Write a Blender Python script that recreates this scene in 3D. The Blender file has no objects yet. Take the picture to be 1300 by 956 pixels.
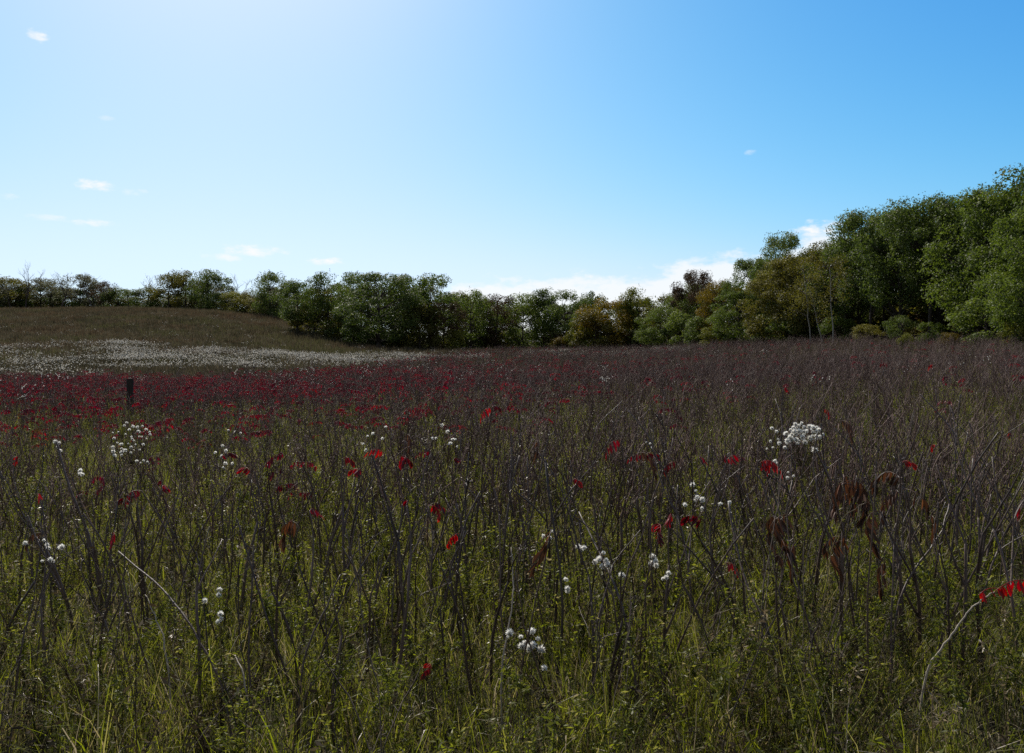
import bpy, math, random
import numpy as np
from mathutils import Vector, Matrix, noise as mnoise

R = math.radians
SC = bpy.context.scene
COL = SC.collection
rng = np.random.default_rng(7)
rnd = random.Random(11)

# ------------------------------------------------------------------ camera
F = 1011.0            # focal length in photo pixels (1300 wide)
HY = 437.0            # horizon row of the photo
EYE = 1.7
cam_d = bpy.data.cameras.new('camera')
cam_d.sensor_width = 36.0
cam_d.lens = 36.0 * F / 1300.0
cam_d.shift_y = -(478.0 - HY) / 1300.0
cam_d.clip_start = 0.05
cam_d.clip_end = 6000
cam = bpy.data.objects.new('camera', cam_d)
COL.objects.link(cam)
cam.location = (0, 0, EYE)
cam.rotation_euler = (R(90), 0, 0)
SC.camera = cam

SUN_AZ, SUN_EL = -21.0, 42.0

# ------------------------------------------------------------------ terrain
TU = np.array([-1600, -700, 0, 150, 250, 350, 400, 450, 500, 650, 800, 950, 1100, 1300, 1700, 2600], float)
TY = np.array([0, 12, 25, 40, 60, 80, 110, 150, 180, 210, 240, 280, 340, 500, 900], float)
flat_l = [0, -.25, -.6, -.9, -1.0, -.9, .5, 3.6, 6.6, 9.4, 11.9, 13.0, 13, 12, 12]
TZ = np.array([
    flat_l, flat_l, flat_l,
    [0, -.25, -.6, -.9, -1.0, -.9, .6, 3.9, 7.0, 10.0, 12.4, 13.3, 13, 12, 12],
    [0, -.25, -.6, -.9, -1.0, -.9, .4, 3.6, 6.6, 9.8, 12.2, 13.0, 13, 12, 12],
    [0, -.22, -.55, -.8, -1.0, -.9, 0.0, 2.6, 5.4, 8.6, 10.2, 11, 11, 11, 11],
    [0, -.2, -.5, -.75, -.95, -.9, -.4, 1.7, 4.2, 6.4, 7.8, 8.5, 9, 9, 9],
    [0, -.2, -.45, -.7, -.9, -.9, -.6, .9, 2.6, 4.0, 5.0, 6, 7, 8, 8],
    [0, -.15, -.4, -.6, -.8, -.8, -.7, .2, .8, 1.6, 2.5, 4, 5, 6, 6],
    [0, -.1, -.3, -.5, -.6, -.6, -.5, -.2, .1, .3, .8, 1, 2, 3, 3],
    [0, 0, -.1, -.2, -.2, -.2, -.1, .2, .4, .6, 1, 1, 2, 3, 3],
    [0, 0, 0, .1, .25, .6, 1.1, 1.8, 2.2, 2.5, 3, 3, 3, 4, 4],
    [0, .05, .15, .4, .9, 1.4, 1.9, 2.3, 2.6, 3, 3, 3, 4, 4, 4],
    [0, .05, .2, .5, 1.1, 1.5, 2.0, 2.4, 2.8, 3, 3, 4, 4, 4, 4],
    [0, .05, .2, .5, 1.1, 1.5, 2.0, 2.4, 2.8, 3, 3, 4, 4, 4, 4],
    [0, .05, .2, .5, 1.1, 1.5, 2.0, 2.4, 2.8, 3, 3, 4, 4, 4, 4]], float)

def hz(x, y):
    """ground height; x, y arrays or floats"""
    x = np.asarray(x, float); y = np.asarray(y, float)
    r = np.maximum(np.where(y > 0, y, 0), 0.0)
    u = 650 + F * x / np.maximum(y, 3.0)
    u = np.clip(u, TU[0], TU[-1]); r2 = np.clip(r, 0, TY[-1] - 1e-3)
    i = np.clip(np.searchsorted(TU, u, side='right') - 1, 0, len(TU) - 2)
    j = np.clip(np.searchsorted(TY, r2, side='right') - 1, 0, len(TY) - 2)
    a = (u - TU[i]) / (TU[i + 1] - TU[i]); b = (r2 - TY[j]) / (TY[j + 1] - TY[j])
    a = a * a * (3 - 2 * a) * .5 + a * .5
    z = (TZ[i, j] * (1 - a) * (1 - b) + TZ[i + 1, j] * a * (1 - b) + TZ[i, j + 1] * (1 - a) * b + TZ[i + 1, j + 1] * a * b)
    z = z + .10 * np.sin(x * .31 + 1.3) * np.sin(y * .23) * np.clip(y / 20, 0, 1) + .05 * np.sin(x * .9 + y * .35) * np.clip(y / 10, 0, 1)
    z = z + .25 * np.sin(x * .045 + 2) * np.sin(y * .05 + 1) * np.clip((y - 90) / 60, 0, 1)
    return z

def at(px, Y):
    """world x of photo column px at distance Y"""
    return (px - 650.0) / F * Y

def zp(py, Y):
    return EYE + (HY - py) / F * Y

# smooth value noise for masks
def vnoise(x, y, s, seed=0):
    g = np.random.default_rng(seed).random((256, 256))
    fx = np.asarray(x) / s + 1000.37; fy = np.asarray(y) / s + 1000.11
    ix = np.floor(fx).astype(int); iy = np.floor(fy).astype(int)
    a = fx - ix; b = fy - iy
    a = a * a * (3 - 2 * a); b = b * b * (3 - 2 * b)
    G = lambda i, j: g[i % 256, j % 256]
    return G(ix, iy) * (1 - a) * (1 - b) + G(ix + 1, iy) * a * (1 - b) + G(ix, iy + 1) * (1 - a) * b + G(ix + 1, iy + 1) * a * b

# ------------------------------------------------------------------ materials
def nodes_of(name):
    m = bpy.data.materials.new(name); m.use_nodes = True
    nt = m.node_tree; nt.nodes.clear()
    return m, nt, nt.nodes.new, nt.links.new

def leafy(name, cols, trans=.35, rough=.55, spec=.25, scale=1.6, tcol=None, rnd_amt=.5, objvar=.25):
    """leaf / blade material: colour varies per leaf, per clump and per plant"""
    m, nt, N, L = nodes_of(name)
    out = N('ShaderNodeOutputMaterial')
    geo = N('ShaderNodeNewGeometry'); tc = N('ShaderNodeTexCoord'); oi = N('ShaderNodeObjectInfo')
    nz = N('ShaderNodeTexNoise'); nz.inputs['Scale'].default_value = scale; nz.inputs['Detail'].default_value = 2
    L(tc.outputs['Object'], nz.inputs['Vector'])
    mx = N('ShaderNodeMath'); mx.operation = 'MULTIPLY'; mx.inputs[1].default_value = rnd_amt
    L(geo.outputs['Random Per Island'], mx.inputs[0])
    m2 = N('ShaderNodeMath'); m2.operation = 'MULTIPLY_ADD'; m2.inputs[1].default_value = 1 - rnd_amt
    L(nz.outputs['Fac'], m2.inputs[0]); L(mx.outputs[0], m2.inputs[2])
    m3 = N('ShaderNodeMath'); m3.operation = 'MULTIPLY_ADD'; m3.inputs[1].default_value = objvar; 
    L(oi.outputs['Random'], m3.inputs[0]); L(m2.outputs[0], m3.inputs[2])
    m4 = N('ShaderNodeMath'); m4.operation = 'SUBTRACT'; m4.inputs[1].default_value = objvar * .5
    L(m3.outputs[0], m4.inputs[0])
    cr = N('ShaderNodeValToRGB')
    el = cr.color_ramp.elements
    n = len(cols)
    while len(el) < n: el.new(.5)
    for k, c in enumerate(cols):
        el[k].position = .12 + .76 * k / (n - 1); el[k].color = (*c, 1)
    L(m4.outputs[0], cr.inputs['Fac'])
    bs = N('ShaderNodeBsdfPrincipled'); bs.inputs['Roughness'].default_value = rough
    bs.inputs['Specular IOR Level'].default_value = spec
    L(cr.outputs['Color'], bs.inputs['Base Color'])
    tr = N('ShaderNodeBsdfTranslucent')
    hs = N('ShaderNodeHueSaturation'); hs.inputs['Saturation'].default_value = 1.15; hs.inputs['Value'].default_value = 1.5
    L(cr.outputs['Color'], hs.inputs['Color']); L(hs.outputs['Color'], tr.inputs['Color'])
    ms = N('ShaderNodeMixShader'); ms.inputs[0].default_value = trans
    L(bs.outputs[0], ms.inputs[1]); L(tr.outputs[0], ms.inputs[2]); L(ms.outputs[0], out.inputs['Surface'])
    return m

def barky(name, c1, c2, rough=.5, spec=.35, scale=30):
    m, nt, N, L = nodes_of(name)
    out = N('ShaderNodeOutputMaterial'); bs = N('ShaderNodeBsdfPrincipled')
    geo = N('ShaderNodeNewGeometry'); oi = N('ShaderNodeObjectInfo'); tc = N('ShaderNodeTexCoord')
    mp = N('ShaderNodeMapping'); mp.inputs['Scale'].default_value = (1, 1, .25)
    L(tc.outputs['Object'], mp.inputs['Vector'])
    nz = N('ShaderNodeTexNoise'); nz.inputs['Scale'].default_value = scale; nz.inputs['Detail'].default_value = 4
    L(mp.outputs[0], nz.inputs['Vector'])
    ma = N('ShaderNodeMath'); ma.operation = 'MULTIPLY_ADD'; ma.inputs[1].default_value = .55
    L(oi.outputs['Random'], ma.inputs[0]); L(nz.outputs['Fac'], ma.inputs[2])
    mr = N('ShaderNodeMapRange'); mr.inputs['From Min'].default_value = .35; mr.inputs['From Max'].default_value = 1.15
    L(ma.outputs[0], mr.inputs['Value'])
    mix = N('ShaderNodeMix'); mix.data_type = 'RGBA'
    mix.inputs[6].default_value = (*c1, 1); mix.inputs[7].default_value = (*c2, 1)
    L(mr.outputs[0], mix.inputs[0]); L(mix.outputs[2], bs.inputs['Base Color'])
    bs.inputs['Roughness'].default_value = rough; bs.inputs['Specular IOR Level'].default_value = spec
    bp = N('ShaderNodeBump'); bp.inputs['Strength'].default_value = .5; bp.inputs['Distance'].default_value = .01
    L(nz.outputs['Fac'], bp.inputs['Height']); L(bp.outputs[0], bs.inputs['Normal'])
    L(bs.outputs[0], out.inputs['Surface'])
    return m

M = {}
M['stem'] = barky('sumac_bark', (.030, .019, .016), (.145, .102, .084), .45, .38, 40)
M['stem_far'] = barky('sumac_bark_far', (.036, .020, .018), (.20, .132, .112), .6, .22, 12)
M['pale_stem'] = barky('pale_dead_bark', (.32, .27, .21), (.5, .44, .36), .6, .3, 40)
M['bark'] = barky('oak_bark', (.03, .024, .02), (.085, .07, .056), .85, .2, 6)
M['birch'] = barky('birch_bark', (.16, .155, .14), (.34, .33, .3), .8, .2, 4)
M['twig'] = barky('bare_twig_bark', (.07, .055, .05), (.14, .115, .10), .8, .2, 6)
M['post'] = barky('post_wood', (.02, .017, .015), (.05, .045, .04), .9, .1, 20)
M['grass'] = leafy('meadow_grass_blades', [(.05, .046, .016), (.12, .13, .024), (.18, .21, .032), (.23, .23, .05), (.28, .235, .12)], .5, .5, .3, .8, rnd_amt=.75)
M['grass_far'] = leafy('hill_grass_blades', [(.03, .027, .019), (.06, .054, .032), (.095, .085, .054), (.095, .07, .046), (.14, .125, .09)], .3, .9, .05, .8, rnd_amt=.6, objvar=.6)
M['grass_dark'] = leafy('dark_hill_grass', [(.02, .02, .014), (.04, .038, .024), (.065, .058, .036)], .3, .9, .05, .8, rnd_amt=.6, objvar=.6)
M['grass_red'] = leafy('russet_hill_grass', [(.04, .028, .02), (.085, .057, .037), (.12, .09, .058)], .3, .9, .05, .8, rnd_amt=.6, objvar=.6)
M['grass_green'] = leafy('green_hill_grass', [(.036, .039, .018), (.068, .072, .028), (.12, .115, .06)], .3, .9, .05, .8, rnd_amt=.6, objvar=.6)
M['straw'] = leafy('dry_straw', [(.12, .09, .055), (.24, .19, .12), (.38, .32, .22)], .3, .4, .5, 3, rnd_amt=.8)
M['forb'] = leafy('dry_forb', [(.03, .022, .014), (.06, .045, .026), (.10, .08, .045), (.065, .075, .02)], .3, .7, .15, 3, rnd_amt=.7, objvar=.5)
M['greenforb'] = leafy('green_forb', [(.05, .058, .014), (.10, .115, .022), (.16, .165, .04)], .5, .5, .3, 3)
M['red'] = leafy('red_sumac_leaf', [(.045, .010, .012), (.12, .012, .016), (.26, .018, .022), (.40, .035, .03)], .4, .45, .35, 45, rnd_amt=.3, objvar=.5)
M['red_far'] = leafy('crimson_sumac_leaf', [(.09, .015, .024), (.21, .022, .036), (.34, .036, .042)], .35, .5, .3, 4, rnd_amt=.4, objvar=.6)
M['brown'] = leafy('withered_sumac_leaf', [(.03, .017, .011), (.085, .038, .022), (.20, .085, .04)], .25, .5, .35, 14, rnd_amt=.5)
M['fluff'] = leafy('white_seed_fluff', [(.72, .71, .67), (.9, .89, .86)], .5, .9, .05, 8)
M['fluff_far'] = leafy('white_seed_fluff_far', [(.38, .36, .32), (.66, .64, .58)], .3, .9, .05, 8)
M['oakg'] = leafy('dark_green_leaves', [(.04, .062, .016), (.082, .115, .026), (.16, .195, .055)], .36, .6, .25, 7.0, rnd_amt=.35)
M['midg'] = leafy('mid_green_leaves', [(.055, .08, .016), (.11, .15, .03), (.19, .225, .06)], .38, .6, .25, 7.0, rnd_amt=.35)
M['olive'] = leafy('olive_leaves', [(.07, .068, .016), (.13, .122, .028), (.21, .195, .055)], .38, .6, .25, 7.0, rnd_amt=.35)
M['yellow'] = leafy('yellow_green_leaves', [(.065, .075, .014), (.135, .145, .024), (.23, .22, .045)], .36, .6, .2, 7.0, rnd_amt=.35)
M['orange'] = leafy('orange_leaves', [(.07, .06, .014), (.15, .115, .022), (.25, .165, .03)], .35, .6, .2, 7.0, rnd_amt=.35)
M['rust'] = leafy('rust_brown_leaves', [(.04, .03, .018), (.075, .05, .028), (.12, .075, .04)], .25, .7, .15, 7.0, rnd_amt=.35)
M['greyg'] = leafy('grey_green_leaves', [(.075, .075, .042), (.125, .125, .07), (.19, .185, .11)], .38, .7, .15, 7.0, rnd_amt=.35)

def ground_mat():
    m, nt, N, L = nodes_of('meadow_ground')
    out = N('ShaderNodeOutputMaterial'); bs = N('ShaderNodeBsdfPrincipled')
    tc = N('ShaderNodeTexCoord')
    def noise(sc, det=4):
        n = N('ShaderNodeTexNoise'); n.inputs['Scale'].default_value = sc; n.inputs['Detail'].default_value = det
        L(tc.outputs['Object'], n.inputs['Vector']); return n
    def ramp(n, stops):
        r = N('ShaderNodeValToRGB'); e = r.color_ramp.elements
        while len(e) < len(stops): e.new(.5)
        for k, (p, c) in enumerate(stops): e[k].position = p; e[k].color = (*c, 1)
        L(n.outputs['Fac'], r.inputs['Fac']); return r
    a = ramp(noise(.06, 5), [(.35, (.042, .040, .026)), (.5, (.056, .051, .034)), (.65, (.056, .045, .034))])
    b = ramp(noise(1.7, 6), [(.3, (.5, .5, .5)), (.7, (1.5, 1.5, 1.45))])
    mx = N('ShaderNodeMix'); mx.data_type = 'RGBA'; mx.blend_type = 'MULTIPLY'; mx.inputs[0].default_value = 1
    L(a.outputs[0], mx.inputs[6]); L(b.outputs[0], mx.inputs[7])
    L(mx.outputs[2], bs.inputs['Base Color']); bs.inputs['Roughness'].default_value = 1; bs.inputs['Specular IOR Level'].default_value = 0
    bp = N('ShaderNodeBump'); bp.inputs['Distance'].default_value = .3; bp.inputs['Strength'].default_value = .6
    L(noise(2.5, 6).outputs['Fac'], bp.inputs['Height']); L(bp.outputs[0], bs.inputs['Normal'])
    L(bs.outputs[0], out.inputs['Surface'])
    return m
M['ground'] = ground_mat()

# ------------------------------------------------------------------ mesh helpers
class Geo:
    def __init__(s): s.v = []; s.q = []; s.t = []; s.qm = []; s.tm = []; s.n = 0; s.mats = []
    def mi(s, mat):
        if mat not in s.mats: s.mats.append(mat)
        return s.mats.index(mat)
    def add(s, v, q=None, t=None, mat='stem'):
        v = np.asarray(v, float).reshape(-1, 3); m = s.mi(mat)
        if q is not None and len(q): q = np.asarray(q, int).reshape(-1, 4); s.q.append(q + s.n); s.qm.append(np.full(len(q), m))
        if t is not None and len(t): t = np.asarray(t, int).reshape(-1, 3); s.t.append(t + s.n); s.tm.append(np.full(len(t), m))
        s.v.append(v); s.n += len(v)
    def tube(s, pts, rad, n=5, mat='stem', cap=True):
        pts = np.asarray(pts, float); rad = np.asarray(rad, float); k = len(pts)
        d = np.gradient(pts, axis=0); d /= np.linalg.norm(d, axis=1)[:, None] + 1e-9
        up = np.array([.31, .17, .93]) if abs(d[0][2]) < .8 else np.array([.95, .2, .1])
        a = np.cross(d, up); a /= np.linalg.norm(a, axis=1)[:, None] + 1e-9; b = np.cross(d, a)
        th = np.arange(n) * 2 * math.pi / n
        v = pts[:, None, :] + rad[:, None, None] * (np.cos(th)[None, :, None] * a[:, None, :] + np.sin(th)[None, :, None] * b[:, None, :])
        v = v.reshape(-1, 3)
        i = np.arange(k - 1)[:, None] * n; j = np.arange(n)[None, :]; j2 = (j + 1) % n
        q = np.stack([i + j, i + j2, i + n + j2, i + n + j], -1).reshape(-1, 4)
        t = None
        if cap:
            v = np.vstack([v, pts[-1] + d[-1] * rad[-1]])
            o = (k - 1) * n; t = [(o + jj, o + (jj + 1) % n, k * n) for jj in range(n)]
        s.add(v, q, t, mat)
    def cards(s, c, u, w, mat):
        """rhomb leaves: centre c, half-length vector u, half-width vector w"""
        c = np.asarray(c); nrm = np.cross(u, w); nrm /= np.linalg.norm(nrm, axis=1)[:, None] + 1e-9
        fold = nrm * np.linalg.norm(w, axis=1)[:, None] * .35
        v = np.stack([c - u, c + w * 1.0 - u * .15 + fold, c + u, c - w * 1.0 - u * .15 + fold], 1).reshape(-1, 3)
        q = np.arange(len(v)).reshape(-1, 4)
        s.add(v, q, None, mat)
    def mesh(s, name, smooth=False):
        me = bpy.data.meshes.new(name)
        v = np.vstack(s.v); nq = sum(len(a) for a in s.q); ntt = sum(len(a) for a in s.t)
        me.vertices.add(len(v)); me.vertices.foreach_set('co', v.astype(np.float32).ravel())
        loops = []; 
        if nq: loops.append(np.vstack(s.q).ravel())
        if ntt: loops.append(np.vstack(s.t).ravel())
        loops = np.concatenate(loops)
        me.loops.add(len(loops)); me.loops.foreach_set('vertex_index', loops.astype(np.int32))
        me.polygons.add(nq + ntt)
        st = np.concatenate([np.arange(nq) * 4, nq * 4 + np.arange(ntt) * 3]).astype(np.int32)
        me.polygons.foreach_set('loop_start', st)
        mm = np.concatenate(([np.concatenate(s.qm)] if nq else []) + ([np.concatenate(s.tm)] if ntt else [])).astype(np.int32)
        me.polygons.foreach_set('material_index', mm)
        if smooth: me.polygons.foreach_set('use_smooth', np.ones(nq + ntt, bool))
        for mt in s.mats: me.materials.append(M[mt])
        me.update(calc_edges=True); me.validate()
        return me

def obj(name, me, parent=None, link=True):
    o = bpy.data.objects.new(name, me)
    if link: COL.objects.link(o)
    if parent: o.parent = parent
    return o

def tag(o, label=None, cat=None, group=None, kind=None):
    if label: o['label'] = label
    if cat: o['category'] = cat
    if group: o['group'] = group
    if kind: o['kind'] = kind
    return o

def unit(v):
    v = np.asarray(v, float); return v / (np.linalg.norm(v) + 1e-9)

# instancing of prototype meshes on points: one stuff object
def stuff(name, protos, P, rot, scl, idx, label, cat):
    me = bpy.data.meshes.new(name)
    me.vertices.add(len(P)); me.vertices.foreach_set('co', np.asarray(P, np.float32).ravel())
    a = me.attributes.new('rot', 'FLOAT_VECTOR', 'POINT'); a.data.foreach_set('vector', np.asarray(rot, np.float32).ravel())
    a = me.attributes.new('scl', 'FLOAT_VECTOR', 'POINT'); a.data.foreach_set('vector', np.asarray(scl, np.float32).ravel())
    a = me.attributes.new('idx', 'INT', 'POINT'); a.data.foreach_set('value', np.asarray(idx, np.int32))
    o = obj(name, me); tag(o, label, cat, kind='stuff')
    ng = bpy.data.node_groups.new(name + '_scatter', 'GeometryNodeTree')
    ng.interface.new_socket('Geometry', in_out='INPUT', socket_type='NodeSocketGeometry')
    ng.interface.new_socket('Geometry', in_out='OUTPUT', socket_type='NodeSocketGeometry')
    N = ng.nodes.new; L = ng.links.new
    gi = N('NodeGroupInput'); go = N('NodeGroupOutput')
    jn = N('GeometryNodeJoinGeometry')
    for p in reversed(protos):
        oi = N('GeometryNodeObjectInfo'); oi.inputs['Object'].default_value = p; oi.transform_space = 'ORIGINAL'
        g2 = N('GeometryNodeGeometryToInstance')
        L(oi.outputs['Geometry'], g2.inputs[0]); L(g2.outputs[0], jn.inputs[0])
    iop = N('GeometryNodeInstanceOnPoints')
    L(gi.outputs[0], iop.inputs['Points']); L(jn.outputs[0], iop.inputs['Instance'])
    iop.inputs['Pick Instance'].default_value = True
    def attr(n, t):
        k = N('GeometryNodeInputNamedAttribute'); k.data_type = t; k.inputs['Name'].default_value = n; return k.outputs['Attribute']
    L(attr('idx', 'INT'), iop.inputs['Instance Index'])
    L(attr('scl', 'FLOAT_VECTOR'), iop.inputs['Scale'])
    er = N('FunctionNodeEulerToRotation'); L(attr('rot', 'FLOAT_VECTOR'), er.inputs[0]); L(er.outputs[0], iop.inputs['Rotation'])
    L(iop.outputs[0], go.inputs[0])
    md = o.modifiers.new('scatter', 'NODES'); md.node_group = ng
    return o

def field_points(y0, y1, dens, pxl=-120, pxr=1420, mask=None):
    """random points of the ground in the view wedge, density per m2"""
    k = (pxr - pxl) / F
    area = k * (y1 ** 2 - y0 ** 2) / 2
    n = int(area * dens)
    y = np.sqrt(rng.random(n) * (y1 ** 2 - y0 ** 2) + y0 ** 2)
    px = pxl + rng.random(n) * (pxr - pxl)
    x = (px - 650) / F * y
    if mask is not None:
        keep = (rng.random(n) < mask(x, y, px)) & ~((np.abs(px - 165) < 9) & (y > 9) & (y < 25) & (rng.random(n) < .8))
        x, y = x[keep], y[keep]
    return x, y

def edge_Y(px):
    """distance of the forest edge for a photo column"""
    return np.interp(px, [-400, 0, 200, 300, 345, 400, 450, 500, 650, 800, 950, 1100, 1300, 1700],
                     [262, 262, 255, 235, 215, 175, 160, 158, 178, 160, 122, 88, 68, 55])

# ------------------------------------------------------------------ ground
def build_ground():
    xs = np.concatenate([-np.geomspace(3000, 150, 24), np.linspace(-148, 148, 149), np.geomspace(150, 3000, 24)])
    ys = np.concatenate([np.linspace(-60, 320, 191), np.geomspace(325, 4000, 24)])
    X, Y = np.meshgrid(xs, ys)
    Z = hz(X, Y)
    v = np.stack([X, Y, Z], -1).reshape(-1, 3)
    nx, ny = len(xs), len(ys)
    i = np.arange(ny - 1)[:, None] * nx; j = np.arange(nx - 1)[None, :]
    q = np.stack([i + j, i + j + 1, i + nx + j + 1, i + nx + j], -1).reshape(-1, 4)
    g = Geo(); g.add(v, q, None, 'ground')
    o = obj('ground', g.mesh('ground', True)); tag(o, 'meadow ground rising to a low hill on the left', 'ground', kind='structure')
build_ground()

# ------------------------------------------------------------------ grass prototypes
def grass_tuft(seed, n, h, spread, w, mats=('grass', 'grass', 'grass', 'straw'), seg=4, droop=.6):
    r = np.random.default_rng(seed); g = Geo()
    for k in range(n):
        mat = mats[r.integers(len(mats))]
        a = r.random() * 6.283; rr = spread * math.sqrt(r.random())
        p = np.array([rr * math.cos(a), rr * math.sin(a), -.02]); L = h * (.45 + .6 * r.random())
        la = r.random() * 6.283; lean = r.random() * .45; dr = droop * r.random() * 1.6
        pts = []; ang = lean
        for s in range(seg + 1):
            pts.append(p.copy())
            dvec = np.array([math.sin(ang) * math.cos(la), math.sin(ang) * math.sin(la), math.cos(ang)])
            p = p + dvec * L / seg; ang += dr / seg * (1 + s * .6)
        pts = np.array(pts)
        side = np.array([-math.sin(la + r.normal() * .6), math.cos(la + r.normal() * .6), 0])
        ww = w * (.6 + .8 * r.random()) * np.array([1 - .75 * (s / seg) ** 1.3 for s in range(seg + 1)])
        v = np.concatenate([pts - side * ww[:, None], pts + side * ww[:, None]])
        q = [(s, s + 1, seg + 2 + s, seg + 1 + s) for s in range(seg)]
        g.add(v, q, None, mat)
    return g.mesh('grass_tuft')

def forb(seed, h, mat='forb', nb=4, leaf=.02, dens=18):
    r = np.random.default_rng(seed); g = Geo()
    def stalk(p, d, L, rad, lev):
        n = 5; pts = [p]; dd = d.copy()
        for s in range(n):
            dd = unit(dd + r.normal(0, .10, 3)); pts.append(pts[-1] + dd * L / n)
        pts = np.array(pts); g.tube(pts, np.linspace(rad, rad * .5, n + 1), 3, mat, False)
        k = int(dens * (1 if lev else .8))
        t = r.random(k) * n; i = np.minimum(t.astype(int), n - 1); c = pts[i] + (pts[i + 1] - pts[i]) * (t - i)[:, None]
        u = r.normal(0, 1, (k, 3)); u[:, 2] = u[:, 2] * .5 - .2; u /= np.linalg.norm(u, axis=1)[:, None]
        ww = np.cross(u, r.normal(0, 1, (k, 3))); ww /= np.linalg.norm(ww, axis=1)[:, None]
        ll = leaf * (.4 + r.random(k))[:, None]
        g.cards(c + u * ll, u * ll, ww * ll * .28, mat)
        if lev == 0:
            for b in range(nb):
                j = 2 + r.integers(n - 2); a = r.random() * 6.28
                stalk(pts[j], unit([math.cos(a) * .7, math.sin(a) * .7, 1]), L * .4, rad * .6, 1)
    stalk(np.array([0, 0, -.02]), unit([r.normal() * .12, r.normal() * .12, 1]), h, .0024, 0)
    return g.mesh('forb')

def P_obj(name, me): return obj(name, me, link=False)

tufts = [P_obj('grass_tuft', grass_tuft(s, 34, [.26, .34, .24, .30, .20, .44][s % 6], .13, .0021)) for s in range(6)]
green = [P_obj('grass_tuft', grass_tuft(20 + s, 30, .30 + .05 * s, .11, .0026, ('greenforb', 'grass', 'greenforb', 'forb'))) for s in range(3)]
thatch = [P_obj('straw_tuft', grass_tuft(30 + s, 8, .5, .14, .0020, ('straw', 'grass', 'forb'), 5, 2.2)) for s in range(4)]
forbs = [P_obj('forb', forb(40 + s, .42 + .06 * (s % 5), ['forb', 'forb', 'greenforb', 'forb', 'forb', 'straw'][s % 6], 4, .012)) for s in range(6)]

def scatter(name, protos, xy, label, cat, s0=.8, s1=1.3, tilt=.12, ntyp=None, probs=None, zs=1.0, sink=0, pick=None):
    x = np.concatenate([a[0] for a in xy]); y = np.concatenate([a[1] for a in xy])
    sc = np.concatenate([np.full(len(a[0]), a[2] if len(a) > 2 else 1.0) for a in xy])
    n = len(x); z = hz(x, y) - sink
    rot = np.stack([rng.normal(0, tilt, n), rng.normal(0, tilt, n), rng.random(n) * 6.283], 1)
    s = (s0 + (s1 - s0) * rng.random(n)) * sc
    scl = np.stack([s, s, s * zs * (.85 + .3 * rng.random(n))], 1)
    idx = rng.choice(len(protos), n, p=probs) if pick is None else pick(x, y)
    return stuff(name, protos, np.stack([x, y, z], 1), rot, scl, idx, label, cat)

patch = lambda x, y, px: .25 + .9 * vnoise(x, y, .8, 3)
pw = np.array([1] * 6 + [.9] * 3 + [.45] * 4); pw = pw / pw.sum()
a = field_points(1.6, 7, 105, mask=patch); b = field_points(7, 14, 60, mask=patch); c = field_points(14, 40, 10, mask=patch)
scatter('meadow_grass', tufts + green + thatch, [a, b, (*c, 1.05)], 'olive green meadow grass with dry straw blades between the stems', 'grass', probs=pw)
lowf = [P_obj('low_forb', forb(140 + s, .26 + .05 * s, ['greenforb', 'forb', 'greenforb', 'grass'][s], 6, .0095, 34)) for s in range(4)]
a = field_points(1.6, 9, 34, mask=lambda x, y, px: .3 + vnoise(x, y, .7, 15)); b = field_points(9, 20, 12)
scatter('low_herbs', lowf, [a, b], 'low leafy green and brown herbs between the grass blades', 'herbs', .7, 1.3, .2)
a = field_points(1.8, 8, 15, mask=lambda x, y, px: vnoise(x, y, 1.1, 5) * 1.2); b = field_points(8, 22, 8)
scatter('dry_weeds', forbs, [a, b], 'thin dry brown weed stalks with small curled leaves in the grass', 'weeds', .7, 1.3, .15)

# far grass on the hill and field
def far_tuft(seed, n=9, h=.4, w=.03, mats=('grass_far',)):
    return grass_tuft(seed, n, h, .35, w, mats, 2, .12)
fart = [P_obj('hill_tuft', far_tuft(60 + s, 12, [.5, .7, .55, .85][s], .02)) for s in range(4)]
a = field_points(38, 90, 4.0); b = field_points(90, 275, 2.2, mask=lambda x, y, px: (y < edge_Y(px) + 12) * np.where(px < 700, 1, .25) * (.35 + .9 * vnoise(x, y, 9, 8)))
for mt in ('grass_dark', 'grass_red', 'grass_green'):
    fart += [P_obj('hill_tuft', far_tuft(70 + s, 12, [.6, .8][s], .022, (mt, mt, 'grass_far'))) for s in range(2)]
def hill_idx(x, y):
    i = rng.integers(0, 4, len(x)); px = 650 + F * x / y
    k = rng.integers(0, 2, len(x))
    m = vnoise(x, y, 14, 81) * .6 + vnoise(x, y, 4, 82) * .4 + rng.normal(0, .06, len(x))
    i = np.where(m > .55, 4 + k, i)
    i = np.where(((y > 60) & (y < 80) & (px < 520) & (rng.random(len(x)) < .65)) | ((np.abs(px - 190) < 16) & (np.abs(y - 172) < 6)), 4 + k, i)
    m = vnoise(x, y, 11, 83) * .6 + vnoise(x, y, 3, 84) * .4 + rng.normal(0, .06, len(x))
    i = np.where((m > .62) & (y > 100), 6 + k, i); i = np.where(m < .36, 8 + k, i)
    return i
scatter('hill_grass', fart, [a, (*b, 1.3)], 'dull olive brown grass covering the low hill', 'grass', .6, 1.4, .12, zs=.8, pick=hill_idx)

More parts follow.
